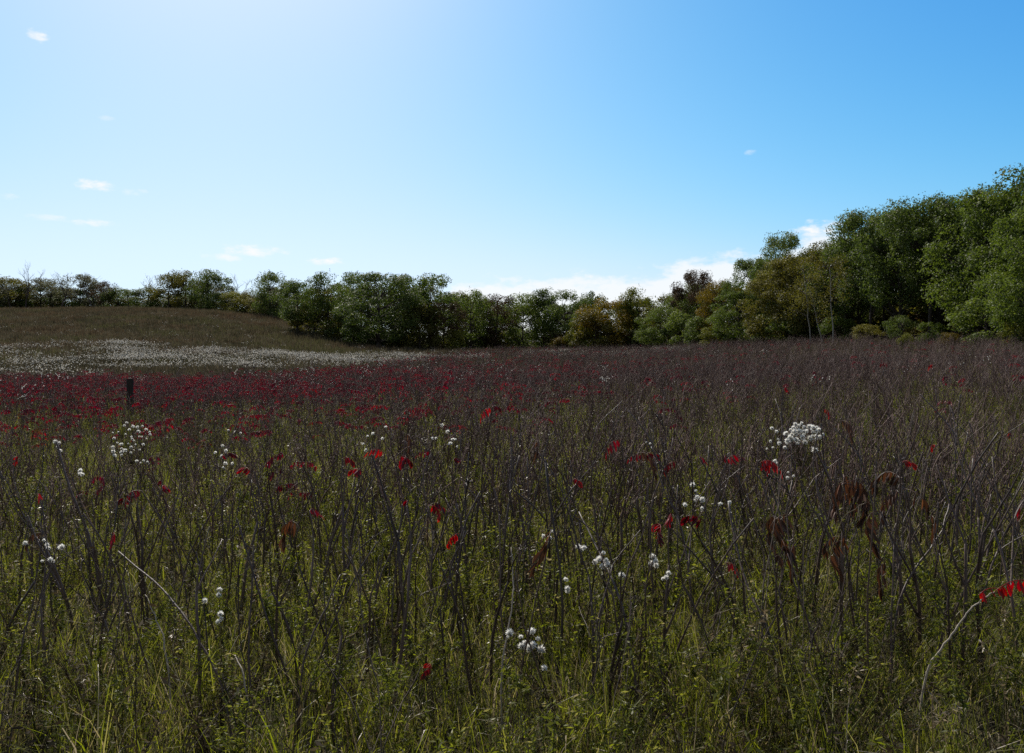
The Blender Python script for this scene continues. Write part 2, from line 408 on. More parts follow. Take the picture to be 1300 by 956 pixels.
# ------------------------------------------------------------------ sumac prototypes
def pinnate(seed, L=.26, n=6, mat='red', droop=1.3, curl=.4, lw=.011, ll=.042):
    """one compound leaf: arched rachis with hanging leaflets, growing along +x from the origin"""
    r = np.random.default_rng(seed); g = Geo()
    ang = .5; p = np.zeros(3); pts = [p.copy()]; m = 7
    for s in range(m):
        p = p + np.array([math.cos(ang), r.normal(0, .06), math.sin(ang)]) * L / m; ang -= droop / m * (1 + .3 * r.random()); pts.append(p.copy())
    pts = np.array(pts); g.tube(pts, np.linspace(.0021, .0009, m + 1), 4, mat)
    d = np.gradient(pts, axis=0)
    for k in range(n):
        t = .22 + .78 * k / (n - 1); j = min(int(t * m), m - 1); c = pts[j] + (pts[j + 1] - pts[j]) * (t * m - j) if j < m else pts[m]
        for sd in (-1, 1):
            if r.random() < .08: continue
            dirn = unit(np.array([.35 * d[j][0] / (L / m), sd * (.9 - curl * r.random()), -.35 - .9 * curl - .35 * r.random()]) + r.normal(0, .3, 3))
            wv = unit(np.cross(dirn, [r.normal() * .4, sd * .2, 1])) if curl < .7 else unit(r.normal(0, 1, 3))
            le = ll * (.75 + .5 * r.random()) * (1 - .35 * abs(t - .5)); q = 4
            mid = []; dd = dirn.copy(); pp = c.copy()
            for s in range(q + 1):
                mid.append(pp.copy()); dd = unit(dd + np.array([0, 0, -.25 - curl * .3])); pp = pp + dd * le * 2 / q
            mid = np.array(mid); pr = np.array([.15, .85, 1, .7, .03]) * lw * (.8 + .4 * r.random())
            nrm = unit(np.cross(dirn, wv)); f = nrm * .5
            vl = mid + pr[:, None] * (wv + f); vr = mid - pr[:, None] * (wv - f)
            v = np.concatenate([vl, mid, vr]); a = q + 1
            fq = [(s, s + 1, a + s + 1, a + s) for s in range(q)] + [(a + s, a + s + 1, 2 * a + s + 1, 2 * a + s) for s in range(q)]
            g.add(v, fq, None, mat)
    return g

LEAF = {'red': [pinnate(100 + s, .11 + .02 * s, 5, 'red', 1.5, .62, .0105, .030).mesh('leaf', True) for s in range(4)],
        'brown': [pinnate(110 + s, .26 + .03 * s, 8, 'brown', 2.4, .9, .012, .045).mesh('leaf', True) for s in range(3)]}
LEAFGEO = {'red': [pinnate(100 + s, .13 + .03 * s, 4, 'red_far', 1.3, .5, .012, .032) for s in range(2)]}

def sumac(seed, H, lean=.1, forks=2, rad=.0075, sides=6, mat='stem', stems=1):
    """returns Geo and list of tips (pos, dir)"""
    r = np.random.default_rng(seed); g = Geo(); tips = []
    def grow(p, d, L, rad, lev):
        n = 7 if lev == 0 else 5
        pts = [p]; dd = d.copy(); bend = r.normal(0, .05, 3)
        for s in range(n):
            dd = unit(dd + bend * .8 + r.normal(0, .05, 3) + np.array([0, 0, .06])); pts.append(pts[-1] + dd * L / n)
        pts = np.array(pts); r1 = max(rad * (.55 if lev == 0 else .6), .0026)
        rr = np.linspace(rad, r1, n + 1) * (1 + r.normal(0, .07, n + 1))
        g.tube(pts, rr, sides, mat)
        # stub buds / leaf scars
        for k in range(2 if lev == 0 else 3):
            j = r.integers(n // 2, n); a = r.random() * 6.28
            o = unit([math.cos(a), math.sin(a), .6]); g.tube(np.array([pts[j], pts[j] + o * (rr[j] + .008 + .02 * r.random())]), [.0022, .0015], 3, mat)
        if lev < forks:
            k = r.integers(1, 4) if lev == 0 else r.integers(1, 3)
            for b in range(k):
                j = n if b == 0 else int(r.integers(max(2, n // 2), n + 1)); a = r.random() * 6.28 + b * 2.3; sp = .22 + .38 * r.random()
                nd = unit(dd * .9 + sp * np.array([math.cos(a), math.sin(a), .15]))
                grow(pts[j], nd, L * (.38 + .25 * r.random()), max(rr[min(j, n)] * .8, .0028), lev + 1)
        else:
            tips.append((pts[-1], dd))
    for s in range(stems):
        a = r.random() * 6.28
        base = np.array([r.normal() * .04 * (stems > 1), r.normal() * .04 * (stems > 1), -.04])
        grow(base, unit([math.cos(a) * lean, math.sin(a) * lean, 1]), H * (.6 if forks else .95) * (1 - .15 * r.random()), rad * (.85 + .3 * r.random()), 0)
    return g, tips

# near prototypes, unit height about 1.15 m
NEAR = []
for s in range(16):
    f = [1, 2, 1, 0, 0, 2, 1, 1][s % 8]
    g, tips = sumac(200 + s, 1.2, [.03, .10, .06, .2][s % 4], f, [.0098, .0074, .0064, .0106][(s // 2) % 4])
    NEAR.append((g.mesh('stem', True), tips, f))

BUDGET = 292
NS = {'n': 0}
def place_sumac(x, y, k, rz, sc, leaves=(), label=None, group=None, tilt=(0, 0), mat=None, zsc=None):
    me, tips, f = NEAR[k]
    root = bpy.data.objects.new('sumac_shrub', None); COL.objects.link(root)
    root.empty_display_size = .1
    root.location = (x, y, float(hz(x, y))); root.rotation_euler = (tilt[0], tilt[1], rz); root.scale = (sc, sc, zsc or sc)
    tag(root, label, 'sumac shrub', group)
    st = obj('stem', me, root)
    if mat:
        st.data = me
        st.material_slots[0].link = 'OBJECT'; st.material_slots[0].material = M[mat]
    for (ti, kind, lz, ls) in leaves:
        p, d = tips[ti % len(tips)]
        lf = obj('leaf', LEAF[kind][rnd.randrange(3)], root)
        lf.location = p; lf.rotation_euler = (rnd.uniform(-.5, .5), rnd.uniform(-.5, .5), lz); lf.scale = (ls, ls, ls)
    NS['n'] += 1
    return root

used = []   # occupied ground spots
GENERIC = 'bare sumac shrubs thick in the foreground meadow'

# special shrubs: (px, py of the leaf, height of the leaf, kind, count, scale, label)
SPEC = [
 (965, 588, 1.0, 'red', 3, 1.0, 'sumac with drooping bright red leaves just left of the largest white seed cluster'),
 (922, 588, .98, 'red', 2, 1.0, 'sumac with two pointed hanging red leaves, next left of the drooping bright red one'),
 (860, 587, .95, 'red', 1, .9, 'thin sumac with a small flat red leaf, right of the centre of the meadow'),
 (888, 580, .97, 'red', 1, .8, 'thin sumac with one rounded scarlet leaf left of the two hanging red leaves'),
 (817, 580, .95, 'red', 2, .9, 'sumac carrying a pair of red leaves just right of the picture centre'),
 (838, 678, .80, 'red', 2, 1.0, 'sumac with a bright red folded leaf above the small white fluff heads'),
 (852, 655, .82, 'red', 1, .9, 'sumac with a dark red leaf directly above the bright red folded leaf'),
 (895, 664, .80, 'red', 1, 1.1, 'sumac with a dull crimson leaf below the upright group of white heads'),
 (920, 716, .62, 'red', 1, .8, 'low sumac with a small flat red leaf near the ground right of centre'),
 (515, 577, .95, 'red', 2, 1.0, 'sumac with bright red leaves under the white heads left of centre'),
 (488, 573, .95, 'red', 1, 1.0, 'sumac with a single red leaf at the left end of the row of red leaves'),
 (547, 574, .95, 'red', 1, 1.0, 'sumac with a red leaf at the right end of the row of red leaves'),
 (575, 585, .93, 'red', 1, .8, 'thin sumac with a small red leaf tip right of the row of red leaves'),
 (458, 600, .90, 'red', 2, .9, 'sumac with dark red leaves below and left of the row of red leaves'),
 (435, 583, .93, 'red', 1, .9, 'sumac with a wide dark red leaf above the two dark red leaves'),
 (583, 677, .80, 'red', 1, 1.0, 'sumac with one lone hanging red leaf below the middle of the meadow'),
 (545, 640, .85, 'red', 2, .9, 'sumac with purple red hanging leaves left of the lone hanging red leaf'),
 (516, 640, .85, 'red', 1, .8, 'sumac with a small maroon leaf left of the purple red hanging leaves'),
 (206, 620, .86, 'red', 1, 1.0, 'sumac with a scarlet leaf in the left meadow'),
 (180, 625, .86, 'red', 2, 1.0, 'sumac with dark red leaves left of the scarlet leaf in the left meadow'),
 (318, 601, .90, 'red', 1, 1.0, 'sumac with a broad red leaf right of the white heads on the left side'),
 (280, 582, .92, 'red', 1, .9, 'sumac with a red leaf between the white seed heads on the left side'),
 (50, 632, .84, 'red', 1, 1.0, 'sumac with a dark red leaf near the left edge of the meadow'),
 (20, 580, .92, 'red', 1, .9, 'sumac with a small crimson leaf at the left edge of the meadow'),
 (393, 648, .82, 'red', 1, .8, 'sumac with a small bright red leaf left of the central dark stems'),
 (372, 662, .80, 'red', 1, .8, 'sumac with a small orange red leaf lower left of its red neighbour'),
 (548, 850, .30, 'red', 3, .8, 'knee high sumac with dark maroon leaves close to the camera'),
 (1125, 463, 1.35, 'red', 2, 1.2, 'sumac with a dark red leaf rising above the right hand thicket'),
 (1185, 463, 1.35, 'red', 2, 1.2, 'sumac with two bright red leaves high in the right hand thicket'),
 (1045, 520, 1.15, 'red', 1, .9, 'sumac with one round red leaf above and right of the white cluster'),
 (995, 493, 1.25, 'red', 1, 1.0, 'sumac with a small red leaf above the largest white seed cluster'),
 (985, 460, 1.4, 'red', 1, 1.2, 'sumac with a small red leaf tip at the top of the thicket right of centre'),
 (1145, 587, .95, 'red', 1, 1.0, 'sumac with a dark red leaf over the withered brown leaves'),
 (1188, 565, 1.0, 'red', 1, .7, 'sumac with a small upright red leaf right of the withered brown leaves'),
 (1282, 552, 1.0, 'red', 1, .9, 'sumac with a pinkish red hanging leaf at the right edge'),
 (625, 518, 1.2, 'red', 2, 1.0, 'tall sumac with an arched dark red leaf left of the picture centre'),
 (632, 535, 1.1, 'red', 1, .8, 'sumac with a tiny scarlet leaf right under the arched dark red leaf'),
 (1070, 615, .95, 'brown', 4, 1.0, 'sumac with two drooping dark brown withered leaves like a hook'),
 (1150, 620, .98, 'brown', 5, .9, 'sumac with a big bunch of withered dark brown hanging leaves'),
 (1012, 655, .85, 'brown', 4, .85, 'sumac with reddish brown curled leaves hanging left of the forked stem'),
 (1085, 690, .78, 'brown', 2, .75, 'lower sumac with reddish withered leaves under the hooked brown leaves'),
 (55, 548, 1.0, 'brown', 1, .6, 'sumac with a withered brown leaf at the upper left of the grassy part'),
 (380, 668, .8, 'brown', 1, .8, 'slender sumac with one small withered leaf in the left centre grass'),
]
for i, (px, py, h, kind, n, ls, lab) in enumerate(SPEC):
    Y = (EYE - h) * F / (py - HY); 
    k = [0, 2, 6, 3, 8, 10, 14, 1][i % 8]
    me, tips, f = NEAR[k]
    tp = max(tips, key=lambda t: t[0][2]); ti = next(q for q, t in enumerate(tips) if t is tp); p = tp[0]
    x = at(px, Y); zg = float(hz(x, Y)); sc = (h - zg) / p[2]
    rz = rnd.random() * 6.28
    # put the tip where the leaf is seen
    ox = (p[0] * math.cos(rz) - p[1] * math.sin(rz)) * min(sc, 1.1); oy = (p[0] * math.sin(rz) + p[1] * math.cos(rz)) * min(sc, 1.1)
    lv = []
    for q in range(n):
        tj = ti if (q < 2 or kind == 'red') else q
        lv.append((tj, kind, rnd.random() * 6.28, ls * (rnd.uniform(.95, 1.2) if kind == 'brown' else rnd.uniform(.75, 1.0)) / max(sc, .5)))
    place_sumac(x - ox, Y - oy, k, rz, sc if sc < 1.1 else 1.1, lv, lab, zsc=sc)
    used.append((x - ox, Y - oy))

# ------------------------------------------------------------------ pale dead stems and leaning stems
def curved(name, pts_px, Y0, Y1, r0, r1, mat, label, cat, sides=6):
    """stem through photo points, its base at distance Y0 and its tip at Y1"""
    n = len(pts_px); P = []
    for i, (px, py) in enumerate(pts_px):
        Y = Y0 + (Y1 - Y0) * i / (n - 1); P.append([at(px, Y), Y, zp(py, Y)])
    P = np.array(P); base = P[0].copy()
    P[0][2] = min(P[0][2], float(hz(P[0][0], P[0][1])) - .02); base[2] = float(hz(base[0], base[1]))
    t = np.linspace(0, n - 1, n * 4); Q = np.stack([np.interp(t, range(n), P[:, c]) for c in range(3)], 1)
    for _ in range(3): Q[1:-1] = (Q[:-2] + 2 * Q[1:-1] + Q[2:]) / 4
    Q[1:-1] += np.random.default_rng(int(abs(pts_px[0][0]))).normal(0, .002, Q[1:-1].shape)
    g = Geo(); g.tube(Q - base, np.linspace(r0, r1, len(Q)), sides, mat)
    o = obj(name, g.mesh(name, True)); o.location = base; tag(o, label, cat)
    return o, Q
curved('dead_stalk', [(636, 905), (636, 850), (645, 800), (652, 760), (652, 730), (649, 695)], 3.3, 3.7, .0042, .0025, 'pale_stem', 'pale bleached curved stalk rising left of the six white heads in front', 'stalk')
curved('dead_stalk', [(222, 905), (214, 850), (207, 808), (196, 780), (184, 755)], 3.5, 3.8, .005, .002, 'pale_stem', 'pale broken stalk standing in the lower left grass', 'stalk')
curved('dead_stalk', [(325, 895), (310, 855), (298, 832)], 3.4, 3.6, .0045, .003, 'pale_stem', 'short pale stalk leaning at the bottom left centre', 'stalk')
curved('dead_stalk', [(770, 900), (765, 850), (750, 810), (735, 770)], 3.4, 3.9, .002, .0012, 'pale_stem', 'thin grey stalk leaning left, below the centre right', 'stalk')
curved('dead_stalk', [(1020, 690), (1060, 660), (1100, 638)], 3.4, 3.2, .0018, .001, 'straw', 'fine straw coloured stalk slanting across the withered leaves', 'stalk')
curved('dead_stalk', [(830, 837), (870, 828), (910, 829)], 3.3, 3.25, .0016, .001, 'straw', 'fine straw stalk lying almost level at the bottom right of centre', 'stalk')
curved('dead_stalk', [(860, 785), (900, 780), (935, 772)], 3.6, 3.5, .0016, .001, 'straw', 'fine level straw stalk above the lower one, right of centre', 'stalk')
curved('leaning_stem', [(300, 900), (285, 870), (240, 790), (205, 745), (150, 700)], 3.3, 4.0, .0062, .004, 'stem', 'long dark bare stem leaning left across the lower left grass', 'stem')
curved('leaning_stem', [(135, 730), (118, 690), (92, 630), (80, 595), (72, 560)], 5.0, 5.4, .010, .006, 'stem', 'thick dark stem leaning left near the left edge', 'stem')
curved('leaning_stem', [(370, 880), (385, 830), (410, 780), (432, 730)], 3.3, 3.7, .0055, .003, 'stem', 'dark slim stem leaning right at the lower left centre', 'stem')
curved('leaning_stem', [(815, 880), (790, 760), (762, 705), (735, 650)], 3.5, 4.4, .0065, .004, 'stem', 'dark stem leaning left through the white heads right of centre', 'stem')
curved('leaning_stem', [(1000, 860), (975, 795), (950, 750), (935, 700), (925, 640)], 3.5, 4.2, .0075, .005, 'stem', 'thick dark stem leaning left in the right half', 'stem')
curved('leaning_stem', [(1125, 800), (1140, 760), (1165, 715), (1195, 680), (1205, 640)], 3.7, 4.2, .0058, .004, 'stem', 'grey stem sweeping right and upward in the right half', 'stem')
def red_branch():
    o, Q = curved('arched_sumac_branch', [(1165, 905), (1170, 862), (1195, 822), (1215, 797), (1228, 778), (1245, 762), (1262, 752)], 3.2, 3.15, .0045, .0026, 'pale_stem',
                  'pale arched sumac branch with a dark red compound leaf at the lower right', 'branch')
    tip = Q[-1] - np.array(o.location)
    g = pinnate(171, .20, 7, 'red', .9, .55, .010, .028); lf = obj('leaf', g.mesh('leaf', True), o); lf.location = tip; lf.rotation_euler = (0, -.1, .15)
    g = pinnate(172, .09, 3, 'red', .9, .5, .010, .024); lf = obj('leaf', g.mesh('leaf', True), o); lf.location = tip - np.array([.06, 0, .01]); lf.rotation_euler = (0, -.2, .1)
red_branch()

# tall dark forked shrubs on the right (thicker)
for (px, py, Y, k, sc, lab) in [
    (1060, 880, 3.9, 1, 1.12, 'large forked bare sumac with thick grey stem, in front of the hooked brown leaves'),
    (1105, 860, 4.0, 3, 1.15, 'large bare sumac with thick spreading arms, right of the forked one'),
    (1140, 850, 4.1, 7, 1.1, 'large bare sumac spreading widely near the withered brown leaves'),
    (1010, 850, 4.1, 5, 1.05, 'large bare sumac with tangled branches, left of the forked one'),
    (945, 840, 4.2, 9, 1.05, 'large bare sumac leaning left beside the thick leaning stem'),
    (1185, 840, 4.2, 11, 1.1, 'large bare sumac forking low, near the right edge')]:
    x = at(px, Y); place_sumac(x, Y, k, rnd.random() * 6.28, sc, (), lab, zsc=sc); used.append((x, Y))

# generic near shrubs
cand = []
tries = 0
while len(cand) < 900 and tries < 20000:
    tries += 1
    Y = math.sqrt(rnd.random() * (9.5 ** 2 - 3.4 ** 2) + 3.4 ** 2); px = rnd.uniform(-10, 1310); x = at(px, Y)
    dens = .45 + .55 * min(1, max(0, (px - 250) / 700)) 
    if Y < 5: dens *= .75
    if rnd.random() > dens * (.35 + .9 * float(vnoise(x, Y, 1.2, 17))): continue
    if any((x - a) ** 2 + (Y - b) ** 2 < .14 ** 2 for a, b in used): continue
    used.append((x, Y)); cand.append((x, Y, px))
cand.sort(key=lambda c: c[1])
near = cand[:BUDGET - NS['n']]; YN = near[-1][1]; print('YN', YN, len(cand)); rest = [c for c in cand if c[1] > YN]
SIDE = [(130, 'at the far left'), (330, 'on the left'), (540, 'left of centre'), (760, 'in the middle'), (980, 'right of centre'), (1170, 'on the right'), (1400, 'at the far right')]
FORM = {0: 'unbranched whip like', 1: 'lightly forked', 2: 'many forked'}
for (x, y, px) in near:
    k = rnd.randrange(len(NEAR)); f = NEAR[k][2]
    hs = (.78 + .16 * min(1, max(0, px / 900))) * rnd.uniform(.8, 1.2)
    lv = []
    if rnd.random() < .04: lv = [(0, 'red', rnd.random() * 6.28, rnd.uniform(.6, .95))]
    elif rnd.random() < .03: lv = [(0, 'brown', rnd.random() * 6.28, .8)]
    side = next(s for lim, s in SIDE if px < lim)
    dist = 'nearest row' if y < 4.6 else ('second row' if y < 6.2 else 'farther row')
    what = 'with a small red leaf' if (lv and lv[0][1] == 'red') else ('with a withered leaf' if lv else 'without leaves')
    lab = f'{FORM[f]} dark sumac {what} {side}, {dist}'
    place_sumac(x, y, k, rnd.random() * 6.28, hs, lv, lab, GENERIC, (rnd.gauss(0, .055), rnd.gauss(0, .055)), zsc=hs * rnd.uniform(.95, 1.15))

# far sumac: stuff
def merge_leaves(g, tips, r, n, mat='red', big=1.0):
    for k in range(n):
        p, d = tips[r.integers(len(tips))]
        lg = LEAFGEO['red'][r.integers(2)]
        a = r.random() * 6.28; ca, sa = math.cos(a), math.sin(a); Rm = np.array([[ca, -sa, 0], [sa, ca, 0], [0, 0, 1]])
        for v, q in zip(lg.v, range(len(lg.v))): pass
        v = np.vstack(lg.v) @ Rm.T * big * (.7 + .5 * r.random()) + p
        g.add(v, np.vstack(lg.q), np.vstack(lg.t) if lg.t else None, mat)
farb, farr = [], []
for s in range(12):
    r = np.random.default_rng(400 + s)
    g, tips = sumac(300 + s, 1.15, [.03, .08, .14][s % 3], [1, 2, 2][s % 3], .008, 3, 'stem_far', 1 + s % 2)
    farb.append(P_obj('sumac_stem', g.mesh('sumac_stem')))
for s in range(6):
    r = np.random.default_rng(500 + s)
    g, tips = sumac(320 + s, 1.1, .12, 1 + s % 2, .007, 3, 'stem_far', 1)
    merge_leaves(g, tips, r, 5 + s % 3, 'red_far', 1.0)
    farr.append(P_obj('sumac_red', g.mesh('sumac_red')))

twp = []
for s in range(5):
    g, tips = sumac(340 + s, 1.0, .2, 2, .0032, 3, 'twig', 1); twp.append(P_obj('fine_twig', g.mesh('fine_twig')))
a = field_points(2.6, 12, 5, mask=lambda x, y, px: (.35 + .65 * np.clip(px / 900, 0, 1)) * (.3 + .9 * vnoise(x, y, .9, 16)))
scatter('fine_dry_twigs', twp, [a], 'thin leafless grey brown twigs standing among the sumac stems', 'twigs', .55, 1.0, .14)

def edge_mask(x, y, px): return y < edge_Y(px) - 1

def m_mid(x, y, px):
    base = .5 + .5 * np.clip((px - 100) / 700, 0, 1)
    return base * (.15 + 1.15 * vnoise(x, y, 1.6, 21))
def sumac_limit(px):   # far border of the sumac field
    return np.interp(px, [-200, 0, 150, 300, 420, 480, 560, 650, 800, 950, 1100, 1400], [44, 46, 50, 52, 60, 78, 110, 165, 155, 118, 84, 64])
def m_far(x, y, px): return (y < sumac_limit(px) + 6 * (vnoise(x, y, 7, 31) - .5)) * (.5 + .6 * vnoise(x, y, 4, 23)) * (.6 + .4 * np.clip(px / 700, 0, 1))
def fp_out(y0, y1, dens, mask, protos=None, **k):
    return field_points(y0, y1, dens, mask=mask, **k)
rx = np.array([c[0] for c in rest]); ry = np.array([c[1] for c in rest])
A = field_points(YN, 16, 17, mask=m_mid); B = field_points(16, 45, 16, mask=m_far); C_ = field_points(45, 170, 4.0, mask=m_far)
scatter('sumac_thicket', farb, [(rx, ry, .85), (*A, .85), (*B, .95), (*C_, 1.15)], 'dense thicket of bare dark purplish sumac stems filling the middle field', 'sumac thicket', .6, 1.32, .06)

def red_dens(x, y, px):
    """red leaves: a band on the left from about 11 m to 45 m thinning to the right"""
    left = np.interp(px, [-200, 350, 560, 680, 800, 1000, 1400], [1, 1, .75, .4, .2, .07, .04])
    near_ = np.clip((y - 10) / 5, 0.05, 1)
    return (y < sumac_limit(px)) * left * near_ * np.clip(.08 + 1.9 * (vnoise(x, y, 2.6, 41) * .6 + vnoise(x, y, .9, 42) * .4 - .28), .04, 1)
A = field_points(YN, 20, 5.0, mask=red_dens); B = field_points(20, 60, 6.0, mask=red_dens); C_ = field_points(60, 150, 1.0, mask=red_dens)
scatter('red_sumac_thicket', farr, [(*A, .85), (*B, .95), (*C_, 1.1)], 'band of sumac with crimson leaves across the left and centre of the field', 'red sumac', .75, 1.15, .1)

# ------------------------------------------------------------------ white seed-head plants
def fluff_geo(seed, rad, n=90, mat='fluff', w=.0011):
    r = np.random.default_rng(seed); g = Geo()
    d = r.normal(0, 1, (n, 3)); d[:, 2] += .35; d /= np.linalg.norm(d, axis=1)[:, None]
    L = rad * (.45 + .65 * r.random(n))[:, None]
    s = np.cross(d, r.normal(0, 1, (n, 3))); s /= np.linalg.norm(s, axis=1)[:, None]
    g.cards(d * L * .6, d * L * (.3 + .25 * r.random((n, 1))), s * rad * .07, mat)
    k = 9; d3 = r.normal(0, 1, (k, 3)); d3[:, 2] = -abs(d3[:, 2]) - .3; d3 /= np.linalg.norm(d3, axis=1)[:, None]; s3 = np.cross(d3, r.normal(0, 1, (k, 3))); s3 /= np.linalg.norm(s3, axis=1)[:, None]
    g.cards(d3 * rad * .5, d3 * rad * .45, s3 * rad * .13, 'forb')
    # dense core
    m = 16; d2 = r.normal(0, 1, (m, 3)); d2 /= np.linalg.norm(d2, axis=1)[:, None]
    s2 = np.cross(d2, r.normal(0, 1, (m, 3))); s2 /= np.linalg.norm(s2, axis=1)[:, None]; u2 = np.cross(d2, s2)
    g.cards(d2 * rad * .4, u2 * rad * .26, s2 * rad * .26, mat)
    return g
HEADS = [fluff_geo(600 + s, .019, 210).mesh('seed_head') for s in range(4)]
def seed_plant(px, py, h, offs, hs, label, group=None):
    """offs: list of head offsets in photo px from (px,py); h height of the centre"""
    Y = (EYE - h) * F / (py - HY); x = at(px, Y); zg = float(hz(x, Y))
    root = bpy.data.objects.new('seedhead_plant', None); COL.objects.link(root); root.empty_display_size = .1
    root.location = (x, Y, zg); tag(root, label, 'seedhead plant', group)
    g = Geo(); s = Y / F
    top = np.array([0, 0, h - zg]); knee = top + np.array([rnd.uniform(-.02, .02), 0, -.10 - .02 * len(offs) ** .5])
    n = 6; pts = np.array([[knee[0] * (t / n) + rnd.gauss(0, .004), rnd.gauss(0, .004), -.02 + (knee[2] + .02) * t / n] for t in range(n + 1)]); pts[-1] = knee
    g.tube(pts, np.linspace(.0024, .0016, n + 1), 5, 'forb')
    hl = []
    for (dx, dy) in offs:
        e = top + np.array([dx * s, rnd.uniform(-.03, .03) * (1 if len(offs) > 1 else 0), -dy * s])
        j = knee if len(offs) < 8 else knee + (e - knee) * .25 * np.array([1, 1, 0])
        mid = (j + e) / 2 + np.array([(e[0] - j[0]) * .2, 0, -.01])
        g.tube(np.array([j, mid, e]), [.0013, .001, .0009], 4, 'forb'); hl.append(e)
    k = 14; t = np.random.default_rng(int(px)).random(k); c = pts[0] + (pts[-1] - pts[0]) * t[:, None]
    rr = np.random.default_rng(int(py)); u = rr.normal(0, 1, (k, 3)); u[:, 2] = -abs(u[:, 2]); u /= np.linalg.norm(u, axis=1)[:, None]
    w = np.cross(u, rr.normal(0, 1, (k, 3))); w /= np.linalg.norm(w, axis=1)[:, None]
    g.cards(c + u * .025, u * .025, w * .005, 'forb')
    obj('stem', g.mesh('stem', True), root)
    for e in hl:
        ho = obj('seed_head', HEADS[rnd.randrange(4)], root); ho.location = e
        ho.rotation_euler = (rnd.uniform(-.5, .5), rnd.uniform(-.5, .5), rnd.random() * 6.28)
        q = hs * rnd.uniform(.5, 1.05); ho.scale = (q * rnd.uniform(.8, 1.2), q, q * rnd.uniform(.75, 1.15))
def ring(n, rx_, ry_, seed):
    r = random.Random(seed); o = []
    t = 0
    while len(o) < n and t < 500:
        t += 1
        p = (r.uniform(-rx_, rx_), r.uniform(-ry_, ry_))
        if (p[0] / rx_) ** 2 + (p[1] / ry_) ** 2 > 1: continue
        if all((p[0] - a) ** 2 + (p[1] - b) ** 2 > 17 for a, b in o): o.append(p)
    return o
seed_plant(1020, 549, 1.12, ring(32, 24, 12, 1) + [(-22, 10), (-30, 14), (14, 22), (-14, 8), (-8, 14)], 1.25, 'tall plant with the largest and brightest cluster of white fluffy seed heads')
seed_plant(984, 552, 1.1, [(-3, -8), (3, -4), (-6, 8), (2, 5), (-10, 18), (-3, 16), (12, 16)], .85, 'plant with small white heads just left of the largest white cluster')
seed_plant(983, 585, 1.0, [(0, 0), (4, 3), (16, 14), (18, 22), (26, 20)], .75, 'plant with few small white heads below the largest white cluster')
seed_plant(882, 625, .88, [(-2, -9), (0, -3), (3, 6), (-1, 10), (9, 9), (-12, 16), (9, 20)], 1.0, 'plant with an upright group of white heads right of centre')
seed_plant(926, 640, .85, [(-11, 0), (2, -1), (0, 10)], .75, 'plant with three faint white heads right of the upright group')
seed_plant(765, 711, .62, [(1, -9), (-5, -2), (4, 0), (-9, 4), (-1, 6), (6, 5)], 1.25, 'plant with a tight bunch of six white heads right of centre')
seed_plant(738, 694, .66, [(-4, 0), (3, 0), (0, 3)], 1.0, 'plant with a small flat white tuft left of the tight white bunch')
seed_plant(719, 743, .56, [(0, -5), (1, 3), (2, 9)], 1.05, 'plant with a narrow upright white tuft left below the tight white bunch')
seed_plant(789, 730, .6, [(0, 0), (3, 2)], 1.0, 'plant with a single white head right below the tight white bunch')
seed_plant(829, 710, .64, [(0, -3), (3, 2), (-2, 4), (4, 8)], .95, 'plant with a loose greyish tuft near the bright red folded leaf')
seed_plant(845, 732, .58, [(-4, 2), (0, 0), (5, -3)], 1.0, 'plant with a white head below the loose greyish tuft')
seed_plant(695, 679, .7, [(-5, 2), (3, 4), (7, -6), (-1, 9)], .8, 'plant with four small dim white heads near the middle')
seed_plant(670, 815, .44, [(-23, -12), (-9, -5), (-4, -1), (-7, 5), (5, -14), (13, -5), (7, 7), (2, 10), (17, 12)], 1.15, 'plant with the nearest bunch of large white heads, bottom centre')
seed_plant(691, 848, .36, [(0, 0)], .9, 'plant with one single white head below the nearest bunch')
seed_plant(165, 555, 1.0, ring(26, 24, 20, 2), .72, 'plant with a wide white cluster at the top of the left meadow')
seed_plant(183, 548, 1.02, [(-8, 0), (0, -3), (6, 4), (-2, 6), (9, 0), (-14, 6)], .95, 'plant with a small white group at the right of the wide left cluster')
seed_plant(150, 572, .95, ring(7, 10, 9, 3), .9, 'plant with scattered white heads under the wide left cluster')
seed_plant(180, 586, .93, [(-9, 0), (-3, 2), (1, -1), (5, 1)], .7, 'plant with a row of tiny white heads under the left clusters')
seed_plant(103, 600, .9, [(0, -3), (-2, 2), (3, 2)], 1.15, 'plant with one bright white head in the left meadow')
seed_plant(74, 562, .98, [(-2, -2), (3, 0), (-3, 6), (3, 10)], 1.1, 'plant with white heads one above another near the left edge')
seed_plant(279, 750, .56, [(0, -2), (1, 3)], 1.0, 'plant with a single ring shaped white head, lower left of centre')
seed_plant(258, 764, .52, [(0, 0), (4, -3)], .8, 'plant with a faint white head left below the ring shaped head')
seed_plant(279, 783, .5, [(0, -3), (2, 2), (-1, 5)], 1.0, 'plant with a white tuft under the ring shaped head')
seed_plant(284, 572, .96, [(-2, -6), (3, 0), (-4, 8), (0, 17), (-1, 22), (14, 8), (12, 16), (-12, 3)], .9, 'plant with white heads strung vertically right of the left cluster')
seed_plant(296, 548, 1.0, [(-6, -2), (2, 0), (8, 2)], .75, 'plant with three small white heads above the vertical string of heads')
seed_plant(477, 552, 1.0, [(-11, 2), (-3, -2), (-17, 12), (8, 5), (-13, 20), (13, -10)], .85, 'plant with scattered white heads left of centre')
seed_plant(563, 550, 1.0, [(-2, -10), (5, -2), (-14, 6), (-9, 6), (12, 8), (9, 12)], .9, 'plant with a dozen bright heads spread out near centre')
seed_plant(578, 562, .97, [(-8, 2), (0, -4), (2, 5)], .85, 'plant with three white heads beside the red leaf tip near centre')
seed_plant(58, 690, .72, ring(6, 28, 8, 5), .8, 'plant with a few low white heads at the left edge')
